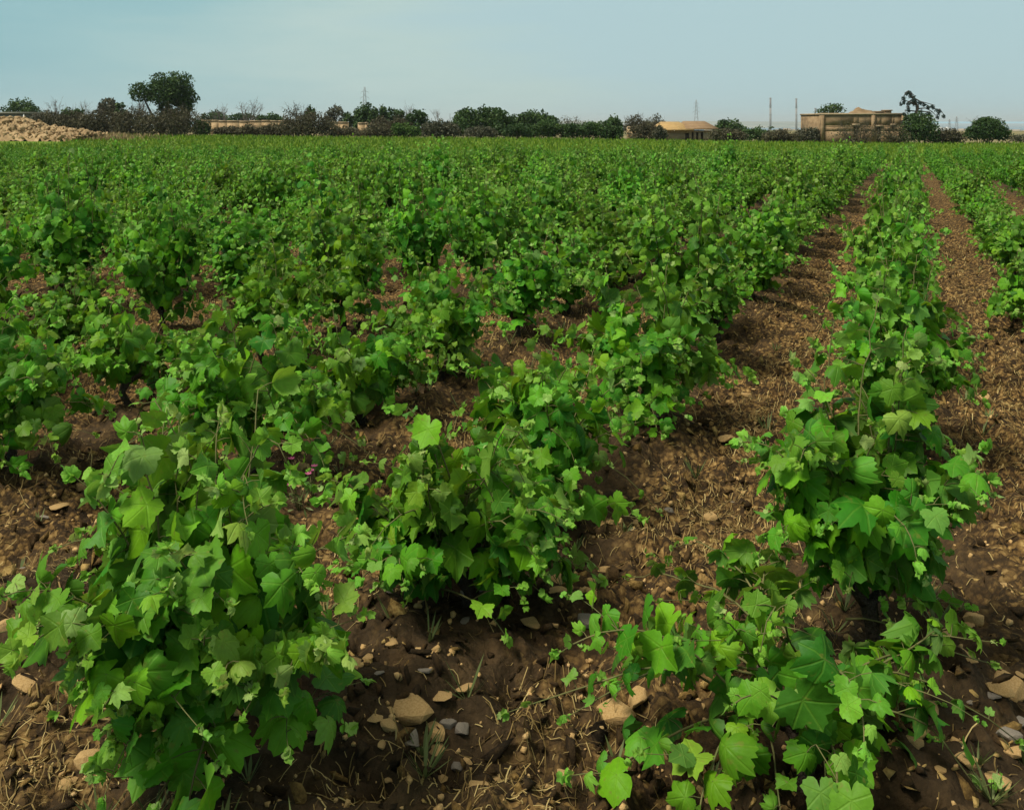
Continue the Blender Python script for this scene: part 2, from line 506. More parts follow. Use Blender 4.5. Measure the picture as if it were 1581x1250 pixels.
# ------------------------------------------------------------------ ground
def build_ground():
    half = math.radians(62)
    fine = np.linspace(-half, half, 500)
    coarse = np.linspace(half, 2 * math.pi - half, 50)[1:-1]
    th = np.concatenate([fine, coarse]); nt = len(th)
    rr = [0.05]
    while rr[-1] < 0.9: rr.append(rr[-1] * 1.18 + 0.01)
    while rr[-1] < 65: rr.append(rr[-1] * 1.0085)
    while rr[-1] < 5600: rr.append(rr[-1] * 1.035)
    rr = np.array(rr); nr = len(rr)
    x = rr[:, None] * np.sin(th)[None]; y = rr[:, None] * np.cos(th)[None]
    z = height(x, y)
    v = np.concatenate([np.stack([x, y, z], -1).reshape(-1, 3), [[0, 0, float(height(0, 0))]]])
    i = np.arange(nr - 1)[:, None] * nt; j = np.arange(nt)[None]; k = (j + 1) % nt
    q = np.stack([i + j, i + nt + j, i + nt + k, i + k], -1).reshape(-1, 4)[:, ::-1]
    j = np.arange(nt)
    tri = np.stack([np.full(nt, nr * nt), (j + 1) % nt, j], -1)
    mb = MB(); mb.add(v, [q, tri])
    tag(mb.build("ground", M['soil'], smooth=True), kind="structure")


build_ground()

# sea beyond the coast
m, n, l, b, out = new_mat("sea_water")
b.inputs['Base Color'].default_value = (0.03, 0.10, 0.16, 1)
b.inputs['Roughness'].default_value = 0.35
t = n.new("ShaderNodeTexNoise"); t.inputs['Scale'].default_value = 0.05; t.inputs['Detail'].default_value = 4
tc = n.new("ShaderNodeTexCoord"); l.new(tc.outputs['Object'], t.inputs['Vector'])
bp = n.new("ShaderNodeBump"); bp.inputs['Strength'].default_value = 0.6; bp.inputs['Distance'].default_value = 4
l.new(t.outputs['Fac'], bp.inputs['Height']); l.new(bp.outputs[0], b.inputs['Normal'])
M['sea'] = m
mb = MB()
th = np.linspace(0, 2 * math.pi, 97)[:-1]; nt = 96
v = np.concatenate([np.stack([r * np.sin(th), r * np.cos(th), np.full(nt, -40.0)], 1) for r in (4500.0, 12000.0, 30000.0, 70000.0)])
q = np.concatenate([np.stack([k * nt + np.arange(nt), k * nt + (np.arange(nt) + 1) % nt, (k + 1) * nt + (np.arange(nt) + 1) % nt, (k + 1) * nt + np.arange(nt)], -1) for k in range(3)])
mb.add(v, [q])
tag(mb.build("sea", M['sea']), kind="structure")


# ------------------------------------------------------------------ grape vines
def leaf_outline(nb):
    key = [(0, 1.06), (10, .95), (18, .80), (28, .66), (40, .78), (52, .90), (66, .80), (82, .62), (97, .70), (112, .74), (127, .66), (142, .58), (158, .52), (171, .36), (180, .12)]
    ka = np.array([k[0] for k in key], float); kr = np.array([k[1] for k in key])
    th = (np.arange(nb) + 0.0) / nb * 360 - 180
    r = np.interp(np.abs(th), ka, kr)
    return np.radians(th), r


def leaf_template(rng, level):
    """Unit leaf: stalk junction at the origin, tip along +Y, face up +Z. level 2 = close-up, 1 = middle, 0 = far."""
    nb = {2: 40, 1: 20, 0: 10}[level]
    th, r = leaf_outline(nb)
    if level == 2:
        r = r * (1 + 0.045 * np.where(np.arange(nb) % 2 == 0, 1, -1) + rng.uniform(-.03, .03, nb))
    a_ = th + rng.uniform(0, 6.28)
    r = r ** rng.uniform(.4, 1.0) * (1 + .09 * np.sin(a_) + .06 * np.sin(2 * th + rng.uniform(0, 6.28)))
    r = r * (1 + rng.uniform(-.05, .05, nb))
    rings = [0.55, 1.0] if level == 2 else [1.0]
    V = [[0, 0, 0]]
    for s in rings:
        sm = r if s == 1.0 else (0.6 * r + 0.4 * np.minimum(r.mean(), r * 1.3)) * s
        V += [[sm[i] * math.sin(th[i]), sm[i] * math.cos(th[i]), 0] for i in range(nb)]
    V = np.array(V)
    x, y = V[:, 0], V[:, 1]
    rad = np.hypot(x, y)
    lobe = np.cos(np.arctan2(x, y) * 3.3 + rng.uniform(-.5, .5))
    V2 = V.copy()
    fold = rng.uniform(-0.28, 0.34); cup = rng.uniform(-0.60, 0.15); wave = rng.uniform(0.05, 0.20); tw = rng.uniform(-.2, .2)
    V2[:, 2] = fold * np.abs(x) + cup * rad ** 2 + wave * lobe * rad ** 2 - 0.22 * np.clip(y, 0, 2) ** 2 + tw * x * y
    j = np.arange(nb); k = (j + 1) % nb
    tri = np.stack([np.zeros(nb, int), 1 + j, 1 + k], -1)[:, ::-1]
    fs = [tri]
    if level == 2:
        fs.append(np.stack([1 + j, 1 + nb + j, 1 + nb + k, 1 + k], -1)[:, ::-1])
    # drop the face across the stalk notch
    return V2, [f for f in fs], V


LEAFS = {lv: [leaf_template(np.random.default_rng(100 + lv * 10 + i), lv) for i in range(14)] for lv in (0, 1, 2)}


def add_leaves(mb, P, T, N, S, A, level, rng):
    """P junctions, T tip directions, N normals, S sizes, A age (0 young .. 1 mature)."""
    if len(P) == 0: return
    P = np.asarray(P, float); T = norm(T); N = np.asarray(N, float); S = np.asarray(S, float); A = np.asarray(A, float)
    N = norm(N - (N * T).sum(1, keepdims=True) * T)
    X = np.cross(T, N)
    which = rng.integers(0, 14, len(P))
    rnd = rng.random((len(P), 2))
    for w in range(14):
        idx = np.nonzero(which == w)[0]
        if len(idx) == 0: continue
        V, fs, lp = LEAFS[level][w]
        nv = len(V)
        sx = S[idx][:, None] * rng.uniform(.88, 1.12, (len(idx), 1)); zs = rng.uniform(.6, 2.2, (len(idx), 1)) * S[idx][:, None]
        W = (P[idx][:, None, :] + (V[None, :, 0] * sx)[..., None] * X[idx][:, None, :]
             + (V[None, :, 1] * S[idx][:, None])[..., None] * T[idx][:, None, :]
             + (V[None, :, 2] * zs)[..., None] * N[idx][:, None, :])
        off = np.arange(len(idx))[:, None, None] * nv
        F2 = [(f[None] + off).reshape(-1, f.shape[1]) for f in fs]
        c = np.zeros((len(idx), nv, 4), np.float32)
        c[..., 0] = rnd[idx, 0][:, None]; c[..., 1] = A[idx][:, None]; c[..., 2] = rnd[idx, 1][:, None]; c[..., 3] = 1
        lpp = np.broadcast_to(lp[None], (len(idx), nv, 3)).reshape(-1, 3)
        mb.add(W.reshape(-1, 3), F2, c.reshape(-1, 4), lpp)


def grow(rng, p0, d0, length, droop, step=0.055, floor=0.05, wig=0.16):
    p = np.array(p0, float); d = norm(np.array(d0, float)); out_ = [p.copy()]
    k = max(3, int(length / step))
    for i in range(k):
        d = d + np.array([rng.normal(0, wig), rng.normal(0, wig), rng.normal(0, wig * .6) - droop * (0.4 + 1.4 * i / k)]) * 0.55
        d = norm(d)
        if p[2] + d[2] * step < floor:
            d[2] = abs(d[2]) * 0.2; d = norm(d)
        p = p + d * step
        out_.append(p.copy())
    return np.array(out_)


def leaves_on(rng, path, smax, L, level, mbc, centre, young_tip=0.35, start=1, lateral=0.3, skip=0.06, cane=True):
    """Leaves alternate along a shoot; L collects (P,T,N,S,A)."""
    n = len(path)
    side = rng.integers(0, 2) * 2 - 1
    for i in range(start, n):
        f = i / (n - 1)
        if rng.random() < skip: continue
        t = norm(path[min(i + 1, n - 1)] - path[max(i - 1, 0)])
        sid = norm(np.cross(t, [0, 0, 1.0]) + 1e-6) * side
        side = -side
        upv = np.array([0, 0, 1.0]) - t * t[2]
        radial = path[i] - centre; radial[2] = 0
        radial = norm(radial + rng.normal(0, .05, 3) * [1, 1, 0])
        grow_f = math.sin(math.pi * min(1, .28 + f * 0.36)) if f < .6 else max(.22, 1 - (f - .55) * 1.75)
        s = smax * grow_f * rng.uniform(.72, 1.12)
        pet = norm(sid * .8 + upv * rng.uniform(.1, .8) + radial * .55 + rng.normal(0, .2, 3)) * (s * rng.uniform(.7, 1.25))
        q = path[i] + pet
        if q[2] < 0.04: q[2] = 0.04 + rng.random() * .05
        down = rng.uniform(.25, 1.15) if f < .8 else rng.uniform(-.3, .7)
        T = norm(pet) * .45 + radial * .35 + np.array([0, 0, -down * 1.25]) + rng.normal(0, .32, 3)
        N = radial * rng.uniform(.55, 1.35) + np.array([0, 0, rng.uniform(.2, .85)]) + rng.normal(0, .38, 3)
        age = np.clip((1 - f) / young_tip, 0, 1) * rng.uniform(.7, 1.0)
        age = 0.25 + .75 * age if f < .9 else age * .7
        if rng.random() < .05: age *= .55
        L.append((q, T, N, s, age))
        if cane and mbc is not None:
            if level >= 1:
                tube(mbc, [path[i], path[i] + pet * .5 + np.array([0, 0, .004]), q], [.0016, .0014, .0011], 3, cap=False)
        if rng.random() < lateral and .1 < f < .75:
            lp_ = grow(rng, path[i], sid * .8 + radial * .6 + [0, 0, rng.uniform(-.3, .5)], rng.uniform(.12, .28), .16)
            leaves_on(rng, lp_, smax * .68, L, level, mbc, centre, .5, 1, 0, .1, cane)
            if cane and mbc is not None and level >= 1:
                tube(mbc, lp_, np.linspace(.0022, .001, len(lp_)), 3, cap=False)
    if level >= 1:                                                    # pale unfolding tip
        t = norm(path[-1] - path[-2])
        for k in range(3):
            L.append((path[-1] + t * .012 * k, t + rng.normal(0, .5, 3), rng.normal(0, 1, 3), smax * .26, 0.05))


def vine_trunk(rng, level):
    mb = MB()
    hz = rng.uniform(.15, .22)
    pts = np.array([[0, 0, -.09], [.01, 0, .02], [rng.uniform(-.03, .03), rng.uniform(-.03, .03), hz * .55], [rng.uniform(-.03, .03), rng.uniform(-.03, .03), hz]])
    tube(mb, pts, [.034, .024, .022, .030], 7 if level == 2 else 5)
    arms = []
    na = rng.integers(3, 5)
    for i in range(na):
        a = (i + rng.uniform(-.3, .3)) * 2 * math.pi / na
        d = np.array([math.cos(a), math.sin(a), 0])
        e = pts[-1] + d * rng.uniform(.07, .13) + [0, 0, rng.uniform(.04, .09)]
        tube(mb, [pts[-1] - [0, 0, .02], (pts[-1] + e) / 2 + [0, 0, -.01], e], [.020, .015, .012], 6 if level == 2 else 4)
        arms.append((e, d))
    return mb, arms, pts[-1]


def vine_shoots(rng, arms, H, W, nsh, spread=(12, 68), droop=(.05, .17), lean=(0, 0), step=.055, skirt=.75):
    paths = []
    for i in range(nsh):
        e, d = arms[i % len(arms)]
        a = math.atan2(d[1], d[0]) + rng.normal(0, .55)
        phi = math.radians(rng.uniform(*spread))
        dd = np.array([math.cos(a) * math.sin(phi) + lean[0], math.sin(a) * math.sin(phi) + lean[1], math.cos(phi)])
        paths.append(grow(rng, e, dd, rng.uniform(.62, 1.1), rng.uniform(*droop), step))
    allp = np.concatenate(paths)
    zmax = np.quantile(allp[:, 2], .97); rad = np.quantile(np.hypot(allp[:, 0] - lean[0] * .3, allp[:, 1] - lean[1] * .3), .93)
    fz = np.clip((H - .05) / zmax, .6, 1.6); fr = np.clip((W / 2) / rad, .5, 1.8)
    for p in paths:
        p[:, 0] *= fr; p[:, 1] *= fr; p[:, 2] *= fz
        p[:, 2] = np.where(p[:, 2] > H * .96, H * .96 + (p[:, 2] - H * .96) * .35, p[:, 2])
    for i in range(max(2, nsh // 6)):                                 # slender young shoots standing out of the top
        e, d = arms[i % len(arms)]
        a = rng.uniform(0, 6.28); rr_ = rng.uniform(.1, .36) * W
        top = np.array([math.cos(a) * rr_, math.sin(a) * rr_, H * rng.uniform(.98, 1.17)])
        s_ = np.linspace(0, 1, max(6, int(H / step)))[:, None]
        bow = np.array([math.cos(a + 1), math.sin(a + 1), 0]) * rng.uniform(-.08, .08)
        p = e + (top - e) * s_ + bow * np.sin(s_ * math.pi) + rng.normal(0, .004, (len(s_), 3))
        if rng.random() < .6:
            p = np.concatenate([p, p[-1:] + np.array([math.cos(a), math.sin(a), -.3]) * .05, p[-1:] + np.array([math.cos(a), math.sin(a), -.9]) * .085])
        paths.append(p)
    for i in range(int(nsh * skirt)):                                 # low laterals that hang about the trunk
        e, d = arms[i % len(arms)]
        a = rng.uniform(0, 6.28)
        dd = np.array([math.cos(a), math.sin(a), rng.uniform(-.25, .5)])
        p = grow(rng, e - [0, 0, rng.uniform(.02, .12)], dd, rng.uniform(.26, .55) * W, rng.uniform(.16, .34), step, .06)
        paths.append(p)
    return paths


def pack(L):
    return [np.array([q[k] for q in L]) for k in range(5)]


def hero_vine(loc, label, seed, H=1.0, W=.95, nsh=14, spread=(12, 68), droop=(.05, .17), lean=(0, 0), smax=.080, trails=(), lateral=.34, skirt=.75):
    """A close vine: trunk, and every cane a part with its own foliage."""
    rng = np.random.default_rng(seed)
    root = empty("grapevine", loc)
    tag(root, label, "grapevine", "grapevines planted in rows")
    tk, arms, head = vine_trunk(rng, 2)
    tk.build("trunk", M['old_wood'], root, True)
    paths = vine_shoots(rng, arms, H, W, nsh, spread, droop, lean, skirt=skirt)
    nsh = len(paths)
    for tgt in trails:                                                # long shoots lying out over the soil
        tgt = np.array(tgt, float) - np.array(loc)
        d = tgt * [1, 1, 0]; ln = np.linalg.norm(d)
        k = max(8, int(ln / .06))
        s = np.linspace(0, 1, k)[:, None]
        mid = d * .45 + np.array([0, 0, max(.30, ln * .36) + tgt[2] * .6])
        p0 = arms[int(rng.integers(0, len(arms)))][0] + rng.normal(0, .02, 3)
        p = (1 - s) ** 2 * p0 + 2 * s * (1 - s) * mid + s ** 2 * tgt
        p = p + np.cumsum(rng.normal(0, .006, p.shape), 0)
        paths.append(p)
    for i, p in enumerate(paths):
        mbc = MB(); L = []
        trail = i >= nsh
        leaves_on(rng, p, smax * (.8 if trail else 1), L, 2, mbc, np.array([0, 0, .3]), .35, 2, .12 if trail else lateral, .22 if trail else .05)
        tube(mbc, p, np.linspace(.0042, .0015, len(p)), 5)
        c = mbc.build("cane", M['cane'], root, True)
        ml = MB(); add_leaves(ml, *pack(L), 2, rng)
        ml.build("foliage", M['vine_leaf'], c, True)
    return root


def variant_meshes(seed, H, W, level, nsh):
    rng = np.random.default_rng(seed)
    tk, arms, head = vine_trunk(rng, level)
    paths = vine_shoots(rng, arms, H, W, nsh, spread=(6, 52), droop=(.02, .11), step=.052 if level else .075, skirt=.22)
    mbc = MB(); L = []
    for p in paths:
        leaves_on(rng, p, .072 if level else .076, L, level, mbc if level else None, np.array([0, 0, .3]), .35, 1, .42 if level else .38, .05)
        if level: tube(mbc, p, np.linspace(.005, .0018, len(p)), 4, cap=False)
    ml = MB(); add_leaves(ml, *pack(L), level, rng)
    return tk, mbc, ml


# close vines, read off the photograph: ground pixel of the trunk -> true place in the rows
def hz(p):
    return (float(p[0]), float(p[1]), float(height(p[0], p[1])))


def gp(px, py, z=0.0):
    p = ground_at(px, py, z)
    return (float(p[0]), float(p[1]), float(height(p[0], p[1])) + z)


taken = []


def hero(px, py, *a, **k):
    p = gp(px, py)
    taken.append((p[0], p[1]))
    return hero_vine(p, *a, **k)


hero(335, 1225, "largest grapevine, broad dense dark-to-bright green mass filling the lower left of the field", 11,
     H=.78, W=.80, nsh=30, spread=(8, 64), droop=(.03, .12), smax=.088, lateral=.42, skirt=.25, lean=(-.10, .02), trails=[gp(35, 1010, .12), gp(90, 1120, .06), gp(60, 900, .40)])
hero(715, 965, "tall leggy grapevine with one bare upright cane, just behind the largest vine", 12,
     H=.58, W=.74, nsh=18, spread=(15, 70), smax=.083, skirt=.35, trails=[gp(605, 655, .72), gp(640, 690, .62), gp(835, 880, .3), gp(560, 870, .40)])
hero(850, 800, "low rounded grapevine beside the pink flower alley, third in the row of the largest vine", 13,
     H=.64, W=.98, nsh=18, smax=.078, skirt=.4, trails=[gp(1010, 780, .12)])
hero(995, 672, "high spreading grapevine with shoots trailing onto bare soil, behind the low rounded one", 14,
     H=.86, W=.98, nsh=18, smax=.078, skirt=.4, trails=[gp(1130, 590, .1), gp(895, 640, .3)])
hero(1235, 1215, "sprawling open grapevine at the bottom edge with canes trailing across stony soil", 15,
     H=.54, W=1.2, nsh=13, spread=(15, 82), droop=(.10, .22), smax=.067, skirt=.5, lateral=.2,
     trails=[gp(960, 895, .03), gp(945, 990, .04), gp(1040, 870, .10), gp(770, 1115, .03), gp(1500, 1040, .12), gp(1560, 1160, .10), gp(880, 1150, .12), gp(1150, 900, .16)])
hero(1345, 1045, "narrow upright grapevine with yellow-green top leaves, directly behind the sprawling one", 16,
     H=.96, W=.62, nsh=19, spread=(6, 44), smax=.082, skirt=.3, trails=[gp(1150, 690, .55)])
hero(1385, 715, "thick grapevine behind the narrow upright one, between the two bare soil strips", 17,
     H=.98, W=.64, nsh=16, spread=(6, 50), smax=.074, skirt=.35)
hero(1380, 605, "full round grapevine with a long shoot reaching left over the soil strip", 18,
     H=1.02, W=.70, nsh=17, spread=(6, 54), skirt=.35, smax=.078, trails=[gp(1250, 480, .3)])
hero(395, 740, "leaning grapevine with dark hollow base and pale tips, behind the largest vine across the straw", 19,
     H=.74, W=1.0, nsh=19, smax=.078, skirt=.3, trails=[gp(205, 690, .15), gp(570, 690, .25)])
hero(680, 590, "compact dark-based grapevine standing clear above bare brown soil, mid field", 20,
     H=.80, W=.95, nsh=18, smax=.076, skirt=.35)
hero(15, 745, "grapevine cut by the left edge of the picture, hanging leaves over the straw", 21,
     H=.80, W=.85, nsh=17, smax=.078, skirt=.3)
hero(195, 628, "low pale-tipped grapevine between the one at the left edge and the leaning one", 22,
     H=.62, W=.80, nsh=14, smax=.076, skirt=.15)
hero(530, 525, "tall dark grapevine with deep shaded base beside a bare orange soil patch", 23,
     H=1.0, W=.92, nsh=19, smax=.076, skirt=.35)
hero(560, 655, "spreading grapevine with pale tips between the leaning one and the compact one", 25,
     H=.58, W=.92, nsh=15, smax=.076, skirt=.35)
hero(405, 570, "mid-sized grapevine just left of the tall dark one, across the bare orange soil patch", 26,
     H=.78, W=.92, nsh=17, smax=.076, skirt=.4)
hero(1590, 505, "grapevine cut by the right edge of the picture beyond the right soil strip", 24,
     H=.62, W=.75, nsh=11, smax=.074)

# the rest of the rows
VARS = []
for i in range(14):
    H = [.92, 1.0, .84, 1.08, .95, 1.02, .88, 1.14, .8, .98, 1.05, .9, 1.1, .96][i]
    W = .76 * [1.0, .9, 1.05, .95, 1.1, .85, .98, 1.0, .95, 1.08, .9, 1.04, 1.0, 1.1][i]; H *= 1.0
    tk, mbc, ml = variant_meshes(300 + i, H, W, 1, 13 + i % 4)
    a, b_, c = tk.mesh("trunk", True), mbc.mesh("canes", True), ml.mesh("foliage", True)
    a.materials.append(M['old_wood']); b_.materials.append(M['cane']); c.materials.append(M['vine_leaf'])
    VARS.append((a, b_, c))

spots = []
for k in range(-44, 22):
    v = ROW_V0 + ROW_SP * k - (.20 if k == 1 else 0)
    ph = hash2(np.array([k]), np.array([5]), 3)[0]
    for q in range(-60, 82):
        u = q * 1.0 + ph + RNG.normal(0, .09)
        x, y = uv(u, v + RNG.normal(0, .06))
        if y < (4.6 if k == -2 else 3.9) or y > 56.5: continue
        if abs(x) > y * .60 + 1.2: continue
        if RNG.random() < .05: continue
        if min(math.hypot(x - tx, y - ty) for tx, ty in taken) < .72: continue
        
        spots.append((math.hypot(x, y), x, y, k, q))
spots.sort()
ORD = "second third fourth fifth sixth seventh eighth ninth tenth eleventh twelfth".split()
near, far = spots[:286], spots[286:]
seen_row = {}
for i, (r, x, y, k, q) in enumerate(near):
    a, b_, c = VARS[int(RNG.integers(0, 14))]
    root = empty("grapevine", hz((x, y)), float(RNG.uniform(0, 6.28)))
    s = float(RNG.uniform(.88, 1.1)); wd = s * (.86 if k in (0, 1) else 1.0 if k == -1 else 1.06); root.scale = (wd * (-1 if RNG.random() < .5 else 1), wd, s * float(RNG.uniform(.80, 1.18)) * (.74 if k == 1 else 1.0))
    seen_row[k] = seen_row.get(k, 0) + 1
    rk = seen_row[k]
    if k == 0:
        lab = "green grapevine between the two bare soil strips, %s beyond the full round one" % (["first"] + ORD)[min(rk, 12) - 1] if rk <= 12 else "small far green grapevine between the two bare soil strips"
    elif k == -1:
        lab = "green grapevine along the left soil strip, %s beyond the high spreading one" % (["first"] + ORD)[min(rk, 12) - 1] if rk <= 12 else "small far green grapevine along the left soil strip"
    elif k == 1:
        lab = "green grapevine along the right soil strip, %s beyond the one cut by the edge" % (["first"] + ORD)[min(rk, 12) - 1] if rk <= 12 else "small far green grapevine along the right soil strip"
    elif k > 1:
        lab = "green grapevine in the crowded rows right of the right soil strip"
    elif r < 9:
        lab = "bushy green grapevine in the crowded left rows, large enough to show single leaves"
    elif r < 15:
        lab = "green grapevine in the crowded left rows, mid field with leaves still just visible"
    else:
        lab = "small green grapevine in the crowded left rows, too far to show single leaves"
    tag(root, lab, "grapevine", "grapevines planted in rows")
    link("trunk", a, root); link("canes", b_, root); link("foliage", c, root)

# the vines beyond, as one mass
FARV = [variant_meshes(500 + i, .92 + .03 * (i % 5), .80, 0, 12)[2] for i in range(8)]
mb = MB()
for (r, x, y, k, q) in far:
    src = FARV[int(RNG.integers(0, 8))]
    v = np.concatenate(src.v); cc = np.concatenate(src.cols)
    a = RNG.uniform(0, 6.28); s = RNG.uniform(.66, 1.05); ca, sa = math.cos(a) * s, math.sin(a) * s
    v = np.stack([v[:, 0] * ca - v[:, 1] * sa + x, v[:, 0] * sa + v[:, 1] * ca + y, v[:, 2] * s * RNG.uniform(.78, 1.22) + float(base_z(x, y))], 1)
    c2 = cc.copy(); c2[:, 0] = np.clip(c2[:, 0] * .6 + RNG.uniform(0, .22), 0, 1); c2[:, 1] = .35 + .65 * c2[:, 1]
    lo = np.concatenate(src.loops).reshape(-1, 3)
    mb.add(v, [lo], c2)
o = mb.build("distant_vines", M['vine_leaf_far'], smooth=True)
tag(o, "mass of far green grapevines in rows behind the nearer ones", "grapevines", "grapevines planted in rows", "stuff")


# ------------------------------------------------------------------ stones, clods, straw
def rock_mesh(seed, npts=16, flat=.6, sub=True):
    rng = np.random.default_rng(seed)
    bm = bmesh.new()
    d = norm(rng.normal(0, 1, (npts, 3))) * rng.uniform(.55 if npts < 10 else .75, 1.0, (npts, 1)) * [1, rng.uniform(.6, .95), flat]
    for p in d: bm.verts.new(p)
    r = bmesh.ops.convex_hull(bm, input=bm.verts)
    bmesh.ops.delete(bm, geom=[g for g in bm.verts if not g.link_faces], context='VERTS')
    if sub:
        bmesh.ops.triangulate(bm, faces=bm.faces[:])
        bmesh.ops.subdivide_edges(bm, edges=bm.edges[:], cuts=2, use_grid_fill=True)
        bmesh.ops.smooth_vert(bm, verts=bm.verts[:], factor=.35, use_axis_x=True, use_axis_y=True, use_axis_z=True)
        for v in bm.verts:
            c = v.co; f_ = .90 + .22 * float(vnoise(c.x + c.z * .6, c.y - c.z * .5, .45, seed))
            v.co = c * f_
    me = bpy.data.meshes.new("stone")
    bm.to_mesh(me); bm.free()
    return me


def mesh_arrays(me):
    v = np.zeros(len(me.vertices) * 3, np.float32); me.vertices.foreach_get("co", v)
    me.calc_loop_triangles()
    t = np.zeros(len(me.loop_triangles) * 3, np.int32); me.loop_triangles.foreach_get("vertices", t)
    return v.reshape(-1, 3), t.reshape(-1, 3)


ROCKS = [rock_mesh(40 + i, 16 + i % 5, [.45, .6, .7, .5, .35, .65, .55, .75, .4, .6][i] * .8) for i in range(10)]
for me in ROCKS: me.materials.append(M['stone'])
GROCKS = [me.copy() for me in ROCKS[:4]]
for me in GROCKS: me.materials[0] = M['grey_stone']


def stone(px, py, wpx, label, grey=False, flat=1.0, rz=None, tilt=.15, i=[0]):
    p = gp(px, py)
    dist = math.sqrt(p[0] ** 2 + p[1] ** 2 + EYE ** 2)
    w = wpx / FPX * dist / 2 * 1.35
    i[0] += 1
    o = link("stone", (GROCKS[i[0] % 4] if grey else ROCKS[i[0] % 10]), None, (p[0], p[1], p[2] + w * .10))
    o.scale = (w, w, w * flat)
    o.rotation_euler = (RNG.uniform(-tilt, tilt), RNG.uniform(-tilt, tilt), RNG.uniform(0, 6.28) if rz is None else rz)
    tag(o, label, "stone", "loose stones on the soil")


for args in [
    (632, 1135, 62, "largest flat orange-tan stone, below the leggy vine on dark soil", False, .75, -.5),
    (672, 1142, 34, "small tan stone touching the right side of the largest flat stone"),
    (635, 1178, 36, "dull grey-brown stone on dark soil just below the largest flat stone", True),
    (40, 1088, 40, "rounded tan stone near the left edge beside dark soil"),
    (10, 1030, 26, "tan stone at the left edge, above the rounded one"),
    (690, 1132, 22, "little grey stone right of the pair beside the largest flat stone", True),
    (716, 1138, 24, "second little grey stone, further right of the flat stone", True),
    (682, 1185, 18, "orange pebble-sized stone below the little grey stones"),
    (708, 1175, 20, "brown stone between the orange pebble-sized one and the straw tuft", True),
    (860, 1073, 40, "tan stone alone between the trailing cane and the sprawling vine"),
    (950, 1085, 52, "broad pale tan stone left of the sprawling vine's canes"),
    (985, 1068, 38, "tan stone behind the broad pale one"),
    (737, 1230, 40, "tan block stone at the bottom edge, below the dark soil"),
    (872, 1215, 30, "tan upright stone at the bottom edge left of the sprawling vine"),
    (140, 1197, 36, "flat tan stone on the soil at lower left of the largest vine"),
    (222, 1235, 24, "tan stone at the bottom edge under the largest vine"),
    (865, 905, 42, "tan triangular stone beside the leggy vine's right side"),
    (915, 930, 36, "tan stone right of the triangular one on straw"),
    (942, 830, 34, "brownish stone in the alley behind the triangular one"),
    (1535, 1215, 34, "pale tan stone near the lower right corner"),
    (1555, 1045, 46, "large tan stone at the right edge beside the sprawling vine"),
    (1505, 958, 30, "rounded tan stone on the right strip beside the narrow upright vine"),
    (1440, 1130, 24, "tan stone under the right-hand leaves of the sprawling vine"),
    (1500, 780, 26, "tan stone far up the right soil strip"),
    (1230, 880, 26, "reddish stone left of the narrow upright vine"),
    (395, 845, 40, "pale rounded stone half hidden behind the largest vine's top leaves"),
    (465, 735, 26, "pale stone beside the pink flower patch behind the largest vine"),
    (500, 730, 20, "small pale stone right of the one by the pink flowers"),
    (820, 577, 22, "pale stone on open soil right of the compact vine"),
    (745, 572, 20, "tan stone just right of the compact vine's base"),
    (665, 740, 22, "pale stone on straw between the leggy and low rounded vines"),
]:
    stone(*args)
# more loose stones
cnt = 0
while cnt < 150:
    px, py = RNG.uniform(0, 1581), RNG.uniform(560, 1245)
    if vnoise(px, py, 180, 9) < .42: continue
    if (290 > px and py > 800) or (py > 1000 and 900 < px < 1450): 
        if RNG.random() < .7: continue
    stone(px, py, RNG.uniform(10, 30) * (.55 + py / 2200), "small tan stone lying loose on the brown soil between vines", RNG.random() < .2, RNG.uniform(.7, 1.1))
    cnt += 1


def scatter(n, name, mat, templates, size, rmax, label, cat, power=1.6, sink=.2, mask=None, flat=False):
    mb = MB(); c = 0
    while c < n:
        r = 1.9 + (rmax - 1.9) * RNG.random() ** power
        a = RNG.uniform(-.58, .58)
        x, y = r * math.sin(a), r * math.cos(a)
        if mask is not None and RNG.random() > mask(x, y): continue
        v, t = templates[int(RNG.integers(0, len(templates)))]
        s = size[0] + (size[1] - size[0]) * RNG.random() ** 2.2
        q = RNG.normal(0, 1, 4); q /= np.linalg.norm(q)
        w_, x_, y_, z_ = q
        R = np.array([[1 - 2 * (y_ * y_ + z_ * z_), 2 * (x_ * y_ - z_ * w_), 2 * (x_ * z_ + y_ * w_)],
                      [2 * (x_ * y_ + z_ * w_), 1 - 2 * (x_ * x_ + z_ * z_), 2 * (y_ * z_ - x_ * w_)],
                      [2 * (x_ * z_ - y_ * w_), 2 * (y_ * z_ + x_ * w_), 1 - 2 * (x_ * x_ + y_ * y_)]])
        p = np.array([x, y, float(height(x, y)) + s * (.5 - sink)])
        tn = RNG.random() ** 1.15
        if flat:
            tn = np.clip(tn * (.35 + 1.1 * vnoise(x, y, .35, 51)) + .16 * np.clip((r - 3.2) / 3.0, -.6, 1), 0, 1)
            v = v * [1.25, .9, .55]
        mb.add((v * s) @ R.T + p, [t], (tn, 0, 0, 1))
        c += 1
    o = mb.build(name, mat)
    tag(o, label, cat, kind="stuff")


SMALL = [mesh_arrays(rock_mesh(70 + i, 12, .7, False)) for i in range(8)]


FLAKES = [mesh_arrays(rock_mesh(170 + i, 8, .8, False)) for i in range(10)]
scatter(15000, "soil_clods", M['clod'], FLAKES, (.004, .055), 18, "crumbly dark brown clods of turned soil", "soil clods", 1.35, .35, None, True)
scatter(5200, "gravel", M['stone'], SMALL, (.004, .022), 13, "scattered small tan pebbles in the soil", "gravel", 1.4, .3)


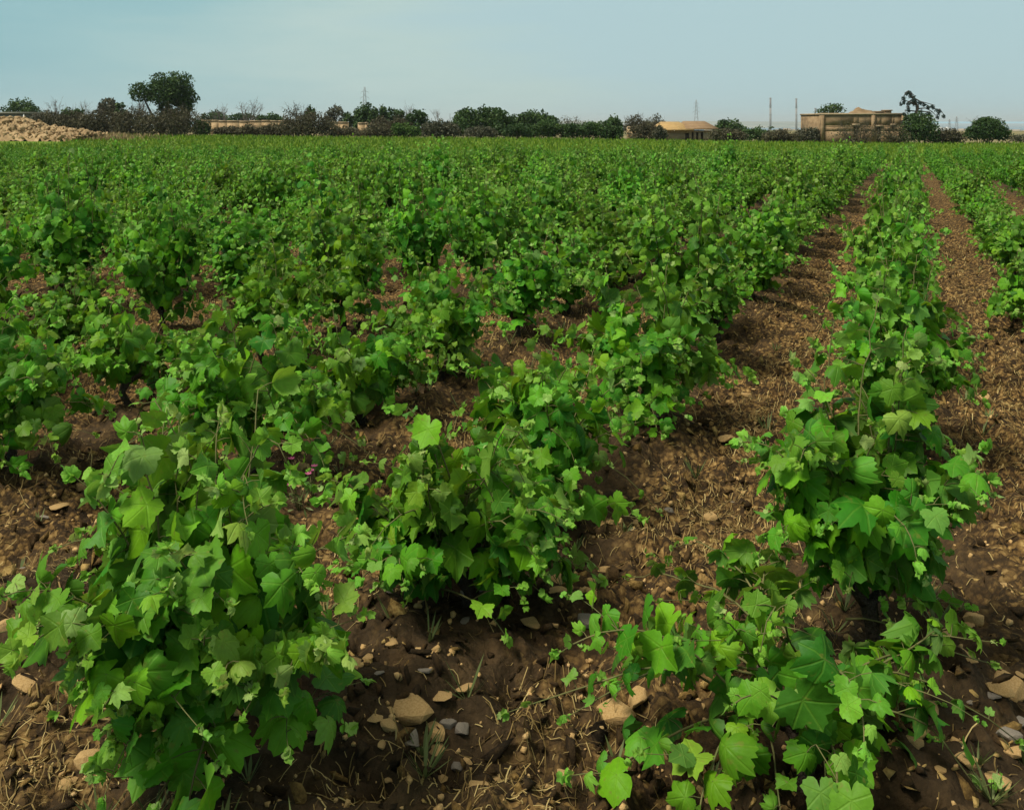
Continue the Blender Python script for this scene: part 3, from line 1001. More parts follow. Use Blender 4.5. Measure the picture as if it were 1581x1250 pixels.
def straw_mask(x, y):
    v = (x * RQ[0] + y * RQ[1] - ROW_V0) / ROW_SP * 2 * math.pi
    return float(np.clip(.35 - .35 * math.cos(v) + (vnoise(x, y, .5, 21) - .5) * 1.6 - .42 + .50 * min(1, max(0, (y - 2.6) / 3.5)), .03, 1))


def build_straw(n):
    mb = MB(); c = 0
    P, A, Ls, Wd, Cc = [], [], [], [], []
    while len(P) < n:
        r = 2.0 + 16 * RNG.random() ** 1.4
        a = RNG.uniform(-.58, .58)
        x, y = r * math.sin(a), r * math.cos(a)
        if RNG.random() > straw_mask(x, y): continue
        P.append((x, y))
    P = np.array(P)
    n = len(P)
    ln = RNG.uniform(.012, .085, n) * RNG.uniform(.35, 1, n) * np.where(RNG.random(n) < .08, 2.2, 1); wd = RNG.uniform(.0004, .0013, n) * (1 + .16 * np.hypot(P[:, 0], P[:, 1]))
    an = RNG.uniform(0, 6.28, n); cur = RNG.normal(0, .55, n)
    lift = RNG.random(n) ** 4 * .05
    rows = []
    for s in (-.5, -.17, .17, .5):
        aa = an + cur * s
        x = P[:, 0] + np.cos(aa) * ln * s; y = P[:, 1] + np.sin(aa) * ln * s
        z = height(x, y) + .005 + lift * (s + .5) + .006 * (0.25 - s * s)
        nx, ny = -np.sin(aa) * wd, np.cos(aa) * wd
        rows.append(np.stack([x + nx, y + ny, z + wd * .4], 1)); rows.append(np.stack([x - nx, y - ny, z], 1))
    V = np.stack(rows, 1)
    f = np.array([[0, 1, 3, 2], [2, 3, 5, 4], [4, 5, 7, 6]])
    Fq = (f[None] + np.arange(n)[:, None, None] * 8).reshape(-1, 4)
    col = np.zeros((n, 8, 4), np.float32); col[..., 0] = RNG.random(n)[:, None]; col[..., 3] = 1
    mb.add(V.reshape(-1, 3), [Fq], col.reshape(-1, 4))
    tag(mb.build("dry_straw", M['straw']), "dry tan straw and weed stalks strewn over the soil", "straw", kind="stuff")


build_straw(60000)


# ------------------------------------------------------------------ grass strip and dry grass
def blades(n, xy, h, w, name, mat, label, cat, zf=base_z):
    P = np.array([xy() for _ in range(n)])
    hh = RNG.uniform(h[0], h[1], n); ww = RNG.uniform(w[0], w[1], n)
    a = RNG.uniform(0, math.pi, n); ln = RNG.normal(0, .25, (n, 2)) * hh[:, None]
    z = zf(P[:, 0], P[:, 1]) - .02
    dx, dy = np.cos(a) * ww, np.sin(a) * ww
    V = np.stack([np.stack([P[:, 0] - dx, P[:, 1] - dy, z], 1), np.stack([P[:, 0] + dx, P[:, 1] + dy, z], 1),
                  np.stack([P[:, 0] + dx * .7 + ln[:, 0] * .4, P[:, 1] + dy * .7 + ln[:, 1] * .4, z + hh * .6], 1),
                  np.stack([P[:, 0] + ln[:, 0], P[:, 1] + ln[:, 1], z + hh], 1),
                  np.stack([P[:, 0] - dx * .7 + ln[:, 0] * .4, P[:, 1] - dy * .7 + ln[:, 1] * .4, z + hh * .6], 1)], 1)
    f = np.array([[0, 1, 2, 4]]); t = np.array([[4, 2, 3]])
    o5 = np.arange(n)[:, None, None] * 5
    col = np.zeros((n, 5, 4), np.float32); col[..., 0] = RNG.random(n)[:, None]; col[..., 3] = 1
    mb = MB(); mb.add(V.reshape(-1, 3), [(f[None] + o5).reshape(-1, 4), (t[None] + o5).reshape(-1, 3)], col.reshape(-1, 4))
    tag(mb.build(name, mat), label, cat, kind="stuff")


def strip_xy():
    while True:
        y = 56 + 56 * RNG.random() ** 1.1; x = RNG.uniform(-.60, .60) * y
        if x < -.46 * y and y > 84: continue
        return x, y


blades(42000, strip_xy, (.12, .42), (.03, .09), "grass", M['grass'], "yellow-green strip of tall grass behind the vine rows", "grass")


def dry_xy():
    y = RNG.uniform(92, 109); x = RNG.uniform(-.62, -.39) * y + RNG.normal(0, 2)
    return x, y


blades(6000, dry_xy, (.15, .6), (.03, .09), "dry_grass", M['dry_grass'], "tan dry grass at the far left field edge by the rubble", "dry grass")


# ------------------------------------------------------------------ background trees and shrubs
def crown(blobs, n, size, rng, gap=.0):
    """Small leaf clumps through the volume of several lobes, thinned by noise so gaps stay open."""
    vol = np.array([max(.02, b_[3] * b_[4] * b_[5]) ** .75 for b_ in blobs]); vol = vol / vol.sum()
    mb = MB(); out_ = []
    for b_, f in zip(blobs, vol):
        k = int(n * f)
        d = norm(rng.normal(0, 1, (k, 3))); rad = rng.random((k, 1)) ** .42
        bumps = .82 + .36 * vnoise(d[:, 0] * 2 + b_[0] * 3 + d[:, 2], d[:, 1] * 2 + d[:, 2] * 1.7 + b_[2], .55, int(rng.integers(0, 999)))
        p = d * rad * bumps[:, None] * np.array(b_[3:6]) + np.array(b_[:3])
        if gap:
            g = vnoise(p[:, 0] + p[:, 1] * .6, p[:, 2] * 1.2 + p[:, 1] * .3, .75, int(rng.integers(0, 999)))
            p = p[g > gap]
        out_.append(p)
    p = np.concatenate(out_); k = len(p)
    a = norm(rng.normal(0, 1, (k, 3))); b2 = norm(np.cross(a, rng.normal(0, 1, (k, 3))))
    s = rng.uniform(.5, 1.25, (k, 1)) * size
    V = np.stack([p - a * s, p + b2 * s * .6, p + a * s, p - b2 * s * .6], 1)
    col = np.zeros((k, 4, 4), np.float32)
    clump = vnoise(p[:, 0] + p[:, 1], p[:, 2] + p[:, 1] * .5, .9, int(rng.integers(0, 999)))
    col[..., 0] = np.clip(rng.random(k) * .6 + clump * .6 - .1, 0, 1)[:, None]; col[..., 3] = 1
    q = np.array([[0, 1, 2, 3]])
    mb.add(V.reshape(-1, 3), [(q[None] + np.arange(k)[:, None, None] * 4).reshape(-1, 4)], col.reshape(-1, 4))
    return mb


def mpp(Y):
    return Y / FPX


def bg_frame(px, Y):
    p = pt(px, 200, Y)
    z = float(base_z(p[0], p[1]))
    return p[0], Y, z


def zpix(py, Y):
    return pt(790, py, Y)[2]


def leafy(name, label, cat, x0, x1, top, Y, mat='dark_leaf', n=2200, size=.20, gap=.30, lobes=None, group="trees and shrubs behind the field", low=None, seed=None, trunk=True, flat=1.0, depth=.8):
    """A tree or bush spanning photograph columns x0..x1 with its top at row top, standing Y metres off."""
    rng = np.random.default_rng(seed if seed is not None else int(x0 * 7 + x1 * 3 + top))
    x, y, z = bg_frame((x0 + x1) / 2, Y)
    w = (x1 - x0) * mpp(Y); h = zpix(top, Y) - z
    root = empty(name, (x, y, z)); tag(root, label, cat, group)
    lowz = (0.02 if low is None else low) * h
    if lobes is None:
        lobes = []
        k = max(3, int(round(w / max(1.5, h * .45)))) + 2
        for i in range(k):
            fx = (i + .5) / k - .5
            prof = math.sqrt(max(.05, 1 - (2 * abs(fx)) ** 2.4))
            hh = h * (rng.uniform(.78, 1.0) if i != k // 2 else 1.0) * (.55 + .45 * prof)
            ce = (lowz + hh) / 2
            lobes.append((fx * w * .86, rng.uniform(-.3, .3) * w * depth * .5, ce, w / k * .95, w * depth / 2.4, (hh - lowz) / 2))
        for i in range(k):
            fx = rng.uniform(-.38, .38)
            lobes.append((fx * w, rng.uniform(-.3, .3) * w * depth, h * rng.uniform(.55, .82), w * .17, w * .17, h * .18))
    else:                                                            # lobes in photograph pixels (cx, cy, rx, ry)
        lobes = [((cx - (x0 + x1) / 2) * mpp(Y), rng.uniform(-.5, .5) * rx * mpp(Y), zpix(cy, Y) - z, rx * mpp(Y) * 1.2, rx * mpp(Y), ry * mpp(Y) * 1.2) for cx, cy, rx, ry in lobes]
    crown(lobes, int(n * 2.2), size, rng, gap * .75).build("crown", M[mat], root)
    if trunk:
        mb = MB()
        tr = max(.05, h * .022)
        for lb in sorted(lobes, key=lambda q: -q[2])[:5]:
            e = np.array([lb[0] * .8, lb[1] * .8, lb[2]])
            mid = np.array([e[0] * .35, e[1] * .35, e[2] * .5]) + rng.normal(0, .05 * h, 3)
            tube(mb, [np.array([rng.normal(0, .05), 0, -.1]), mid, e], [tr * 1.2, tr * .8, tr * .25], 6)
        mb.build("trunk", M['bark'], root, True)
    return root


def bare(name, label, cat, x0, x1, top, Y, stems=9, density=1.0, mat='twig', leaf=None, nleaf=0, group="trees and shrubs behind the field", low=.02, seed=None, size=.12):
    """A leafless shrub or tree: branching stems, with a thin fuzz of fine twigs."""
    rng = np.random.default_rng(seed if seed is not None else int(x0 * 5 + x1 * 11 + top))
    x, y, z = bg_frame((x0 + x1) / 2, Y)
    w = (x1 - x0) * mpp(Y); h = zpix(top, Y) - z
    root = empty(name, (x, y, z)); tag(root, label, cat, group)
    mb = MB(); tw = MB(); ends = []
    r0 = max(.03, .012 * h)
    for i in range(stems):
        a = rng.uniform(0, 6.28); fx = rng.uniform(-1, 1)
        tip = np.array([fx * w * .5, math.sin(a) * w * .3, h * (1 - .35 * abs(fx) ** 2) * rng.uniform(.72, 1.0)])
        b0 = np.array([fx * w * .12, math.sin(a) * w * .06, -.05])
        pts = [b0 + (tip - b0) * s + np.array([math.sin(s * 5 + a) * .035 * h * s, 0, math.sin(s * 3.14) * .06 * h]) for s in np.linspace(0, 1, 6)]
        tube(mb, pts, np.linspace(r0, r0 * .2, 6), 4)
        for j in range(int(10 * density)):
            s = rng.uniform(.2, 1); o_ = np.array(pts[min(5, int(s * 5))])
            d = norm(tip - b0 + rng.normal(0, .75, 3) * np.linalg.norm(tip)) * rng.uniform(.1, .26) * h
            e = o_ + d + [0, 0, .04 * h]
            tube(mb, [o_, o_ + d * .5, e], [r0 * .4, r0 * .28, r0 * .12], 3, cap=False)
            for k in range(3):
                s2 = o_ + (e - o_) * rng.uniform(.3, 1)
                d2 = norm(d + rng.normal(0, .7, 3) * np.linalg.norm(d)) * rng.uniform(.05, .12) * h
                tube(mb, [s2, s2 + d2], [r0 * .2, r0 * .1], 3, cap=False)
    mb.build("branches" if stems > 1 else "trunk", M[mat], root)
    if nleaf:
        k = max(3, int(w / max(.8, h * .4)))
        lob = []
        for i in range(k):
            fx = (i + .5) / k - .5
            hh = h * rng.uniform(.72, .9) * math.sqrt(max(.2, 1 - (1.7 * abs(fx)) ** 2))
            lob.append((fx * w * .9, rng.uniform(-.1, .1) * w, hh * .52, w / k * .95, w * .32, hh * .56))
        crown(lob, int(nleaf * 2.2), size * 1.1, rng, .22).build("crown", M[leaf or 'brown_leaf'], root)
    return root


# far left: green trees, thicket, the big tree
leafy("tree", "dark low tree over the grey shed at the far left edge", "tree", 4, 72, 150, 150, n=2000)
leafy("tree", "tallest tree, big dark green spreading crown on the left skyline", "tree", 198, 302, 112, 116, n=6500, size=.16, gap=.30, low=.4,
      lobes=[(264, 127, 28, 15), (276, 140, 20, 18), (258, 146, 24, 18), (232, 136, 24, 10), (211, 145, 11, 10), (228, 149, 13, 8), (285, 152, 17, 14), (268, 168, 24, 18), (264, 190, 24, 20), (294, 148, 7, 8)])
leafy("small_tree", "small green-topped tree left of the tallest tree", "tree", 146, 186, 149, 118, mat='grey_leaf', n=1000, low=.45)
leafy("small_tree", "dark upright tree rising from the thicket just left of the tallest tree", "tree", 178, 200, 156, 117, n=600, low=.3)
leafy("bush", "dark green bush in the brown thicket behind the rubble", "bush", 84, 128, 166, 122, n=1300)
bare("bare_tree", "pale bare tree with fan of upright twigs above the rubble heap", "tree", 66, 114, 153, 128, 9, 1.2, 'grey_twig')
bare("bare_tree", "pale bare tree between the dark thicket bush and the small green-topped tree", "tree", 108, 146, 156, 126, 8, 1.2, 'grey_twig')
bare("bare_tree", "bare grey tree standing against sky between small tree and tallest tree", "tree", 182, 232, 143, 119, 7, 1.3, 'grey_twig')
for a in [("brown thicket shrub behind the rubble heap's right end", 44, 112, 164, 114), ("brown leafless shrub, second along the thicket from the rubble", 88, 156, 167, 113),
          ("brown shrub in front of the small green-topped tree", 130, 202, 162, 112), ("dark brown shrub at the foot of the tallest tree's left side", 178, 246, 160, 111),
          ("largest rounded brown shrub under the tallest tree's right side", 216, 318, 155, 110)]:
    bare("bare_shrub", a[0], "shrub", *a[1:], stems=14, density=1.0, nleaf=2600, size=.11)
leafy("bush", "small dark green bush at the right foot of the largest brown shrub", "bush", 298, 322, 184, 110, mat='mid_leaf', n=500)

# between the big tree and the masts
for a in [("low dark tree right of the tallest tree beyond the long wall", 312, 352, 170, 200), ("low dark tree beyond the middle of the long tan wall", 345, 398, 172, 205), ("low dark tree beyond the right end of the long tan wall", 392, 442, 173, 200)]:
    leafy("tree", a[0], "tree", *a[1:], n=900, size=.26)
bare("bare_tree", "tall pale leafless tree on the skyline beyond the long tan wall", "tree", 362, 402, 147, 195, 8, 1.4, 'grey_twig')
bare("bare_tree", "shorter pale leafless tree left of the tall one beyond the wall", "tree", 326, 366, 160, 196, 8, 1.2, 'grey_twig')
for a in [("low dark brown shrub before the left part of the long wall", 328, 376, 191, 114), ("low dark brown shrub before the middle of the long wall", 366, 412, 189, 114), ("brown shrub before the right end of the long wall", 404, 450, 186, 113)]:
    bare("bare_shrub", a[0], "shrub", *a[1:], stems=9, density=.8, nleaf=1300, size=.11)
bare("bare_tree", "bare tree with ivy-thick top branches above the broad brown shrub", "tree", 438, 476, 151, 122, 7, 1.2, 'twig', 'brown_leaf', 500)
leafy("small_tree", "little round dark green tree beside the ivy-thick bare tree", "tree", 470, 488, 163, 124, n=420, low=.45)
bare("bare_shrub", "broad brown shrub left of the tan broken wall", "shrub", 436, 520, 168, 111, stems=16, density=1.0, nleaf=2700, size=.11)
leafy("tree", "grey-green ragged tree behind the broken tan wall", "tree", 500, 536, 159, 150, mat='grey_leaf', n=800, size=.2, gap=.4)
leafy("bush", "dark round bush behind the broken tan wall's right end", "bush", 528, 552, 172, 145, n=500)
leafy("tree", "dark round-topped tree below the lattice mast", "tree", 547, 584, 157, 142, n=1500)
leafy("tree", "dark tree right of the one below the lattice mast", "tree", 574, 604, 161, 143, n=1000)
leafy("tree", "dark uneven tree third right of the lattice mast", "tree", 598, 626, 164, 144, n=900, gap=.38)
bare("bare_shrub", "greyish brown shrub in front of the three dark trees", "shrub", 570, 604, 176, 121, stems=10, nleaf=800, size=.12)
bare("bare_shrub", "rounded brown shrub left of the dark domed tree", "shrub", 594, 634, 174, 122, stems=10, nleaf=1000, size=.12)
bare("bare_tree", "pale bare twiggy tree behind the dark domed tree", "tree", 612, 644, 160, 150, 6, 1.2, 'grey_twig')
leafy("tree", "dark domed tree above the bright green bush", "tree", 622, 664, 167, 124, n=1500)
leafy("bush", "bright green low bush at the field edge", "bush", 604, 650, 189, 112, mat='light_leaf', n=1400, size=.14)
bare("bare_shrub", "brown low shrub left of the bright green bush", "shrub", 560, 610, 188, 112, stems=9, nleaf=900, size=.11)
bare("bare_shrub", "brown shrub before the broken tan wall", "shrub", 508, 562, 193, 112, stems=9, nleaf=700, size=.11)
bare("bare_tree", "pale leafless treetops between the domed tree and the broad dark oak", "tree", 656, 706, 167, 150, 9, 1.2, 'grey_twig')
leafy("bush", "grey-green rounded bush right of the bright green bush", "bush", 652, 710, 183, 113, mat='grey_leaf', n=1800, size=.15)
leafy("tree", "broad dark green oak-like tree near the middle of the hedge line", "tree", 698, 782, 163, 119, n=3600, size=.18)
leafy("bush", "dull brown-green bush at the foot of the broad dark oak-like tree", "bush", 716, 768, 193, 112, mat='grey_leaf', n=1100, size=.13)
leafy("tree", "second broad dark tree, right of the oak-like one", "tree", 772, 862, 168, 120, n=3600, size=.18)
leafy("bush", "dull green bush at the foot of the second broad dark tree", "bush", 774, 826, 189, 112, mat='dark_leaf', n=1200, size=.13)
leafy("bush", "dark green bush between the second broad tree and the hedge", "bush", 816, 880, 184, 113, mat='dark_leaf', n=1600, size=.14)
bare("bare_tree", "brown bare treetops behind the hedge right of the second broad tree", "tree", 850, 908, 176, 150, 10, 1.2, 'grey_twig', 'grey_leaf', 500)
leafy("bush", "long dark green hedge bush left of the farmhouse", "bush", 866, 948, 186, 112, mat='dark_leaf', n=2200, size=.15)
leafy("small_tree", "small pointed dark tree over the hedge bush", "tree", 934, 962, 177, 122, n=700)
leafy("bush", "mid green bush at the end of the hedge by the farmhouse", "bush", 930, 962, 192, 111, mat='mid_leaf', n=700, size=.14)
bare("bare_tree", "dark twiggy tree behind the farmhouse's left side", "tree", 964, 1000, 171, 160, 8, 1.4, 'twig', 'brown_leaf', 900, size=.16)
bare("bare_tree", "second dark twiggy tree behind the farmhouse roof", "tree", 992, 1032, 175, 162, 9, 1.4, 'twig', 'brown_leaf', 1100, size=.16)
bare("bare_shrub", "brown shrub against the farmhouse's left wall", "shrub", 974, 1026, 184, 112, stems=12, nleaf=1400, size=.12)
leafy("bush", "grey bush in front of the farmhouse's left corner", "bush", 1006, 1030, 193, 110, mat='grey_leaf', n=600, size=.12)
leafy("tree", "dark rounded tree right of the farmhouse", "tree", 1102, 1152, 183, 150, n=1600)
bare("bare_shrub", "brown shrub at the farmhouse's right end", "shrub", 1096, 1150, 192, 112, stems=10, nleaf=1500, size=.12)
leafy("bush", "low dark bush below the left chimney stack", "bush", 1146, 1198, 194, 118, mat='dark_leaf', n=1100, size=.14)
bare("bare_shrub", "low brown shrub between the two chimney stacks", "shrub", 1178, 1232, 195, 112, stems=10, nleaf=1300, size=.12)
leafy("bush", "low dark bush left of the ruined house", "bush", 1222, 1270, 196, 113, mat='grey_leaf', n=1100, size=.13)
bare("bare_shrub", "wide bare brown shrub in front of the ruined house", "shrub", 1284, 1368, 180, 106, stems=18, density=1.4, nleaf=450, size=.09)
bare("bare_shrub", "bare shrub against the ruined house's right corner", "shrub", 1362, 1402, 186, 107, stems=10, density=1.1, nleaf=500, size=.10)
leafy("bush", "dark green conical bush under the broken conifer", "bush", 1394, 1446, 172, 109, mat='dark_leaf', n=2600, size=.13, gap=.25)
bare("bare_shrub", "brown low shrub right of the broken conifer", "shrub", 1438, 1488, 193, 110, stems=9, nleaf=1100, size=.12)
leafy("bush", "isolated round dark bush near the right edge", "bush", 1490, 1562, 180, 108, mat='dark_leaf', n=3600, size=.13, gap=.22, lobes=[(1524, 199, 22, 15), (1506, 205, 13, 10), (1544, 206, 14, 9), (1518, 189, 10, 7), (1534, 192, 10, 7)])
bare("bare_tree", "thin bare twigs rising behind the isolated round bush", "tree", 1492, 1532, 174, 112, 6, 1.0, 'twig')
leafy("bush", "low grey bush at the right edge beyond the round bush", "bush", 1556, 1600, 207, 112, mat='grey_leaf', n=400, size=.12)


# the broken conifer
def conifer():
    Y = 110
    rng = np.random.default_rng(5)
    x, y, z = bg_frame(1412, Y)
    root = empty("conifer", (x, y, z))
    tag(root, "broken dark blue-green conifer with drooping limbs beside the ruined house", "tree", "trees and shrubs behind the field")

    def P(px, py, dy=0.0):
        p = pt(px, py, Y); return np.array([p[0] - x, dy, p[2] - z])
    mb = MB()
    tube(mb, [P(1410, 217), P(1412, 185), P(1417, 165), P(1408, 150), P(1402, 140)], [.22, .18, .15, .10, .04], 7)
    mb.build("trunk", M['bark'], root, True)
    limbs = [[(1402, 141), (1396, 143), (1394, 150), (1398, 156)], [(1403, 141), (1410, 141), (1411, 149)], [(1412, 152), (1424, 158), (1438, 166), (1450, 170), (1456, 180)], [(1416, 164), (1424, 157), (1440, 163)],
             [(1416, 168), (1428, 167), (1442, 172), (1448, 182)], [(1416, 163), (1404, 158), (1394, 154), (1384, 160)], [(1413, 172), (1402, 170), (1392, 177)], [(1418, 172), (1432, 173), (1440, 184)],
             [(1404, 146), (1412, 154), (1420, 160)], [(1450, 170), (1455, 168), (1458, 178)], [(1408, 154), (1402, 160), (1400, 168)], [(1414, 176), (1402, 180), (1392, 186)]]
    for i, lm in enumerate(limbs):
        dy = rng.normal(0, 1.0, len(lm)) * np.linspace(.1, 1, len(lm))
        pts = [P(a, b_, d) for (a, b_), d in zip(lm, dy)]
        lb = MB(); tube(lb, pts, np.linspace(.08, .025, len(pts)), 5)
        ob = lb.build("limb", M['bark'], root, True)
        blobs = []
        for s in range(len(pts) - 1):
            for f in (.25, .75):
                c = pts[s] * (1 - f) + pts[s + 1] * f
                blobs.append((c[0] + rng.normal(0, .08), c[1], c[2] - .16 + rng.normal(0, .1), .20, .26, .24))
        crown(blobs, 95 * len(lm), .085, rng, .30).build("needles", M['blue_needle'], ob)


conifer()


# ------------------------------------------------------------------ buildings and walls
M['ruin_stone'] = noise_mat("ruin_stone", [(0.28, (0.14, 0.092, 0.048)), (0.5, (0.235, 0.158, 0.085)), (0.72, (0.33, 0.235, 0.135))], 1.1, bump=.6, bscale=6, stretch=(1, 1, 1.8))
M['pale_stone'] = noise_mat("pale_trim_stone", [(0.3, (0.28, 0.20, 0.12)), (0.7, (0.40, 0.31, 0.20))], 1.5)
M['plaster'] = noise_mat("tan_plaster", [(0.3, (0.27, 0.19, 0.11)), (0.7, (0.40, 0.30, 0.18))], .8, bump=.2)
M['roof_tan'] = noise_mat("tan_roof_tile", [(0.3, (0.28, 0.175, 0.07)), (0.7, (0.40, 0.27, 0.11))], 1.5, bump=.6, bscale=8)
M['roof_brown'] = noise_mat("brown_roof_tile", [(0.3, (0.17, 0.105, 0.055)), (0.7, (0.26, 0.17, 0.09))], 1.5, bump=.6, bscale=8)
M['dark_open'] = noise_mat("weathered_boards", [(0.3, (0.06, 0.042, 0.028)), (0.7, (0.12, 0.085, 0.055))], 2)
M['wall_stone'] = noise_mat("dry_stone_wall", [(0.28, (0.22, 0.145, 0.075)), (0.5, (0.36, 0.25, 0.135)), (0.72, (0.47, 0.35, 0.20))], 2.2, bump=.9, bscale=5)
M['rubble'] = noise_mat("rubble_stone", [(0.28, (0.14, 0.092, 0.042)), (0.5, (0.29, 0.20, 0.10)), (0.72, (0.45, 0.335, 0.185))], 1.1, bump=.9, bscale=6)
M['shed_grey'] = noise_mat("shed_grey", [(0.3, (0.14, 0.145, 0.12)), (0.7, (0.20, 0.20, 0.165))], 1)
M['tank_white'] = noise_mat("tank_white", [(0.3, (0.62, 0.62, 0.60)), (0.7, (0.75, 0.75, 0.73))], .1)
M['steel'] = noise_mat("galvanised_steel", [(0.3, (0.20, 0.21, 0.22)), (0.7, (0.30, 0.31, 0.32))], .5, rough=.6)
M['concrete'] = noise_mat("stack_concrete", [(0.3, (0.18, 0.17, 0.165)), (0.7, (0.26, 0.25, 0.24))], .05)
M['band'] = noise_mat("stack_band", [(0.3, (0.20, 0.18, 0.18)), (0.7, (0.25, 0.22, 0.22))], .05)


def prism(mb, poly, y0, y1):
    """Extrude an (x, z) outline from y0 to y1."""
    poly = np.asarray(poly, float); k = len(poly)
    a = np.stack([poly[:, 0], np.full(k, y0), poly[:, 1]], 1); b_ = np.stack([poly[:, 0], np.full(k, y1), poly[:, 1]], 1)
    i = np.arange(k); j = (i + 1) % k
    mb.add(np.concatenate([a, b_]), [np.stack([i, i + k, j + k, j], 1), i[None], (i + k)[None][:, ::-1]])


def wall_with_openings(mb, x0, x1, z0, z1, y0, y1, ops):
    """Front wall cut by rectangular openings (xa, xb, za, zb), tiled without overlap."""
    xs = sorted({x0, x1, *[o_[0] for o_ in ops], *[o_[1] for o_ in ops]})
    zs = sorted({z0, z1, *[o_[2] for o_ in ops], *[o_[3] for o_ in ops]})
    for a, b_ in zip(xs, xs[1:]):
        for c, d in zip(zs, zs[1:]):
            mx, mz = (a + b_) / 2, (c + d) / 2
            if any(o_[0] < mx < o_[1] and o_[2] < mz < o_[3] for o_ in ops): continue
            box(mb, ((a + b_) / 2, (y0 + y1) / 2, (c + d) / 2), (b_ - a, y1 - y0, d - c))


def ruin():
    Y = 112
    x, y, z = bg_frame(1331, Y)
    k = mpp(Y)
    root = empty("ruined_house", (x, y, z))
    tag(root, "roofless tan stone house with cornice and curved parapet, near the right skyline", "house")
    X = lambda px: (px - 1331) * k
    Z = lambda py: zpix(py, Y) - z
    D = 7.5
    top = Z(177.5)
    mb = MB()
    ops = [(X(1354), X(1361), 0.0, Z(196)), (X(1318), X(1326), 0.0, Z(194)), (X(1377), X(1381), Z(203), Z(194))]
    wall_with_openings(mb, X(1268), X(1396), 0.0, top, 0, .45, ops)
    box(mb, (X(1268) + .225, D / 2 + .225, top / 2), (.45, D - .45, top)); box(mb, (X(1396) - .225, D / 2 + .225, top / 2), (.45, D - .45, top))
    box(mb, ((X(1268) + X(1396)) / 2, D + .225, top / 2), (X(1396) - X(1268), .45, top))
    box(mb, ((X(1268) + X(1396)) / 2, D / 2 + .225, top - .35), (X(1396) - X(1268) - .9, D - .45, .3))
    mb.build("wall", M['ruin_stone'], root)
    mb = MB()
    box(mb, ((X(1268) + X(1396)) / 2, .18, top + .10), (X(1396) - X(1268) + .1, .6, .2))
    box(mb, (X(1268) + .15, D / 2 + .55, top + .09), (.5, D - .1, .18)); box(mb, (X(1396) - .15, D / 2 + .55, top + .09), (.5, D - .1, .18))
    mb.build("cornice", M['pale_stone'], root)
    mb = MB()
    zt = top + .2
    pts = [(X(1308), zt)] + [(X(px), Z(py)) for px, py in ((1310.5, 176), (1316, 172.5), (1320, 171), (1324, 167), (1327, 165.5), (1331, 168), (1340, 170), (1347, 171), (1352, 174), (1357, 176.5))] + [(X(1358), zt)]
    prism(mb, pts[::-1], .15, .65)
    mb.build("parapet", M['ruin_stone'], root)
    for a, b_, t in ((1361, 1373, 173), (1376, 1385, 171)):
        mb = MB(); box(mb, (X((a + b_) / 2), 2.2, (zt + Z(t)) / 2 - .2), (X(b_) - X(a), 1.1, Z(t) - zt + .4))
        box(mb, (X((a + b_) / 2), 2.2, Z(t) + .06), (X(b_) - X(a) + .2, 1.3, .12))
        mb.build("chimney", M['ruin_stone'], root)
    for px in (1269.5, 1348, 1394.5):
        mb = MB(); box(mb, (X(px), -.06, top / 2 - .02), (.42, .115, top - .04)); mb.build("pilaster", M['ruin_stone'], root)
    for o_ in ops:
        nm = "doorway" if o_[2] == 0 else "window"
        mb = MB(); box(mb, ((o_[0] + o_[1]) / 2, .38, (o_[2] + o_[3]) / 2), (o_[1] - o_[0], .08, o_[3] - o_[2])); f = mb.build(nm, M['dark_open'], root)
        mb = MB(); box(mb, ((o_[0] + o_[1]) / 2, -.03, o_[3] + .1), (o_[1] - o_[0] + .35, .1, .2)); mb.build("lintel", M['pale_stone'], f)
    # scrub growing on the wall top
    rng = np.random.default_rng(4)
    r2 = empty("bush", (x + X(1292), y + 2.0, z + top + .1)); tag(r2, "green scrub growing on top of the ruined house's left side", "bush", "trees and shrubs behind the field")
    crown([(X(1292) - X(1292), 0, .55, 1.5, 1.2, .75), (.7, 0, .5, 1.2, 1, .75), (-1.2, 0, .25, .8, .8, .45)], 1100, .13, rng, .3).build("crown", M['mid_leaf'], r2)
    mb = MB()
    for e_ in ((.5, .1, .7), (-.5, 0, .7), (0, -.2, .9)): tube(mb, [(0, 0, -.2), np.array(e_) * .5, e_], [.05, .04, .015], 5)
    mb.build("trunk", M['bark'], r2)


ruin()


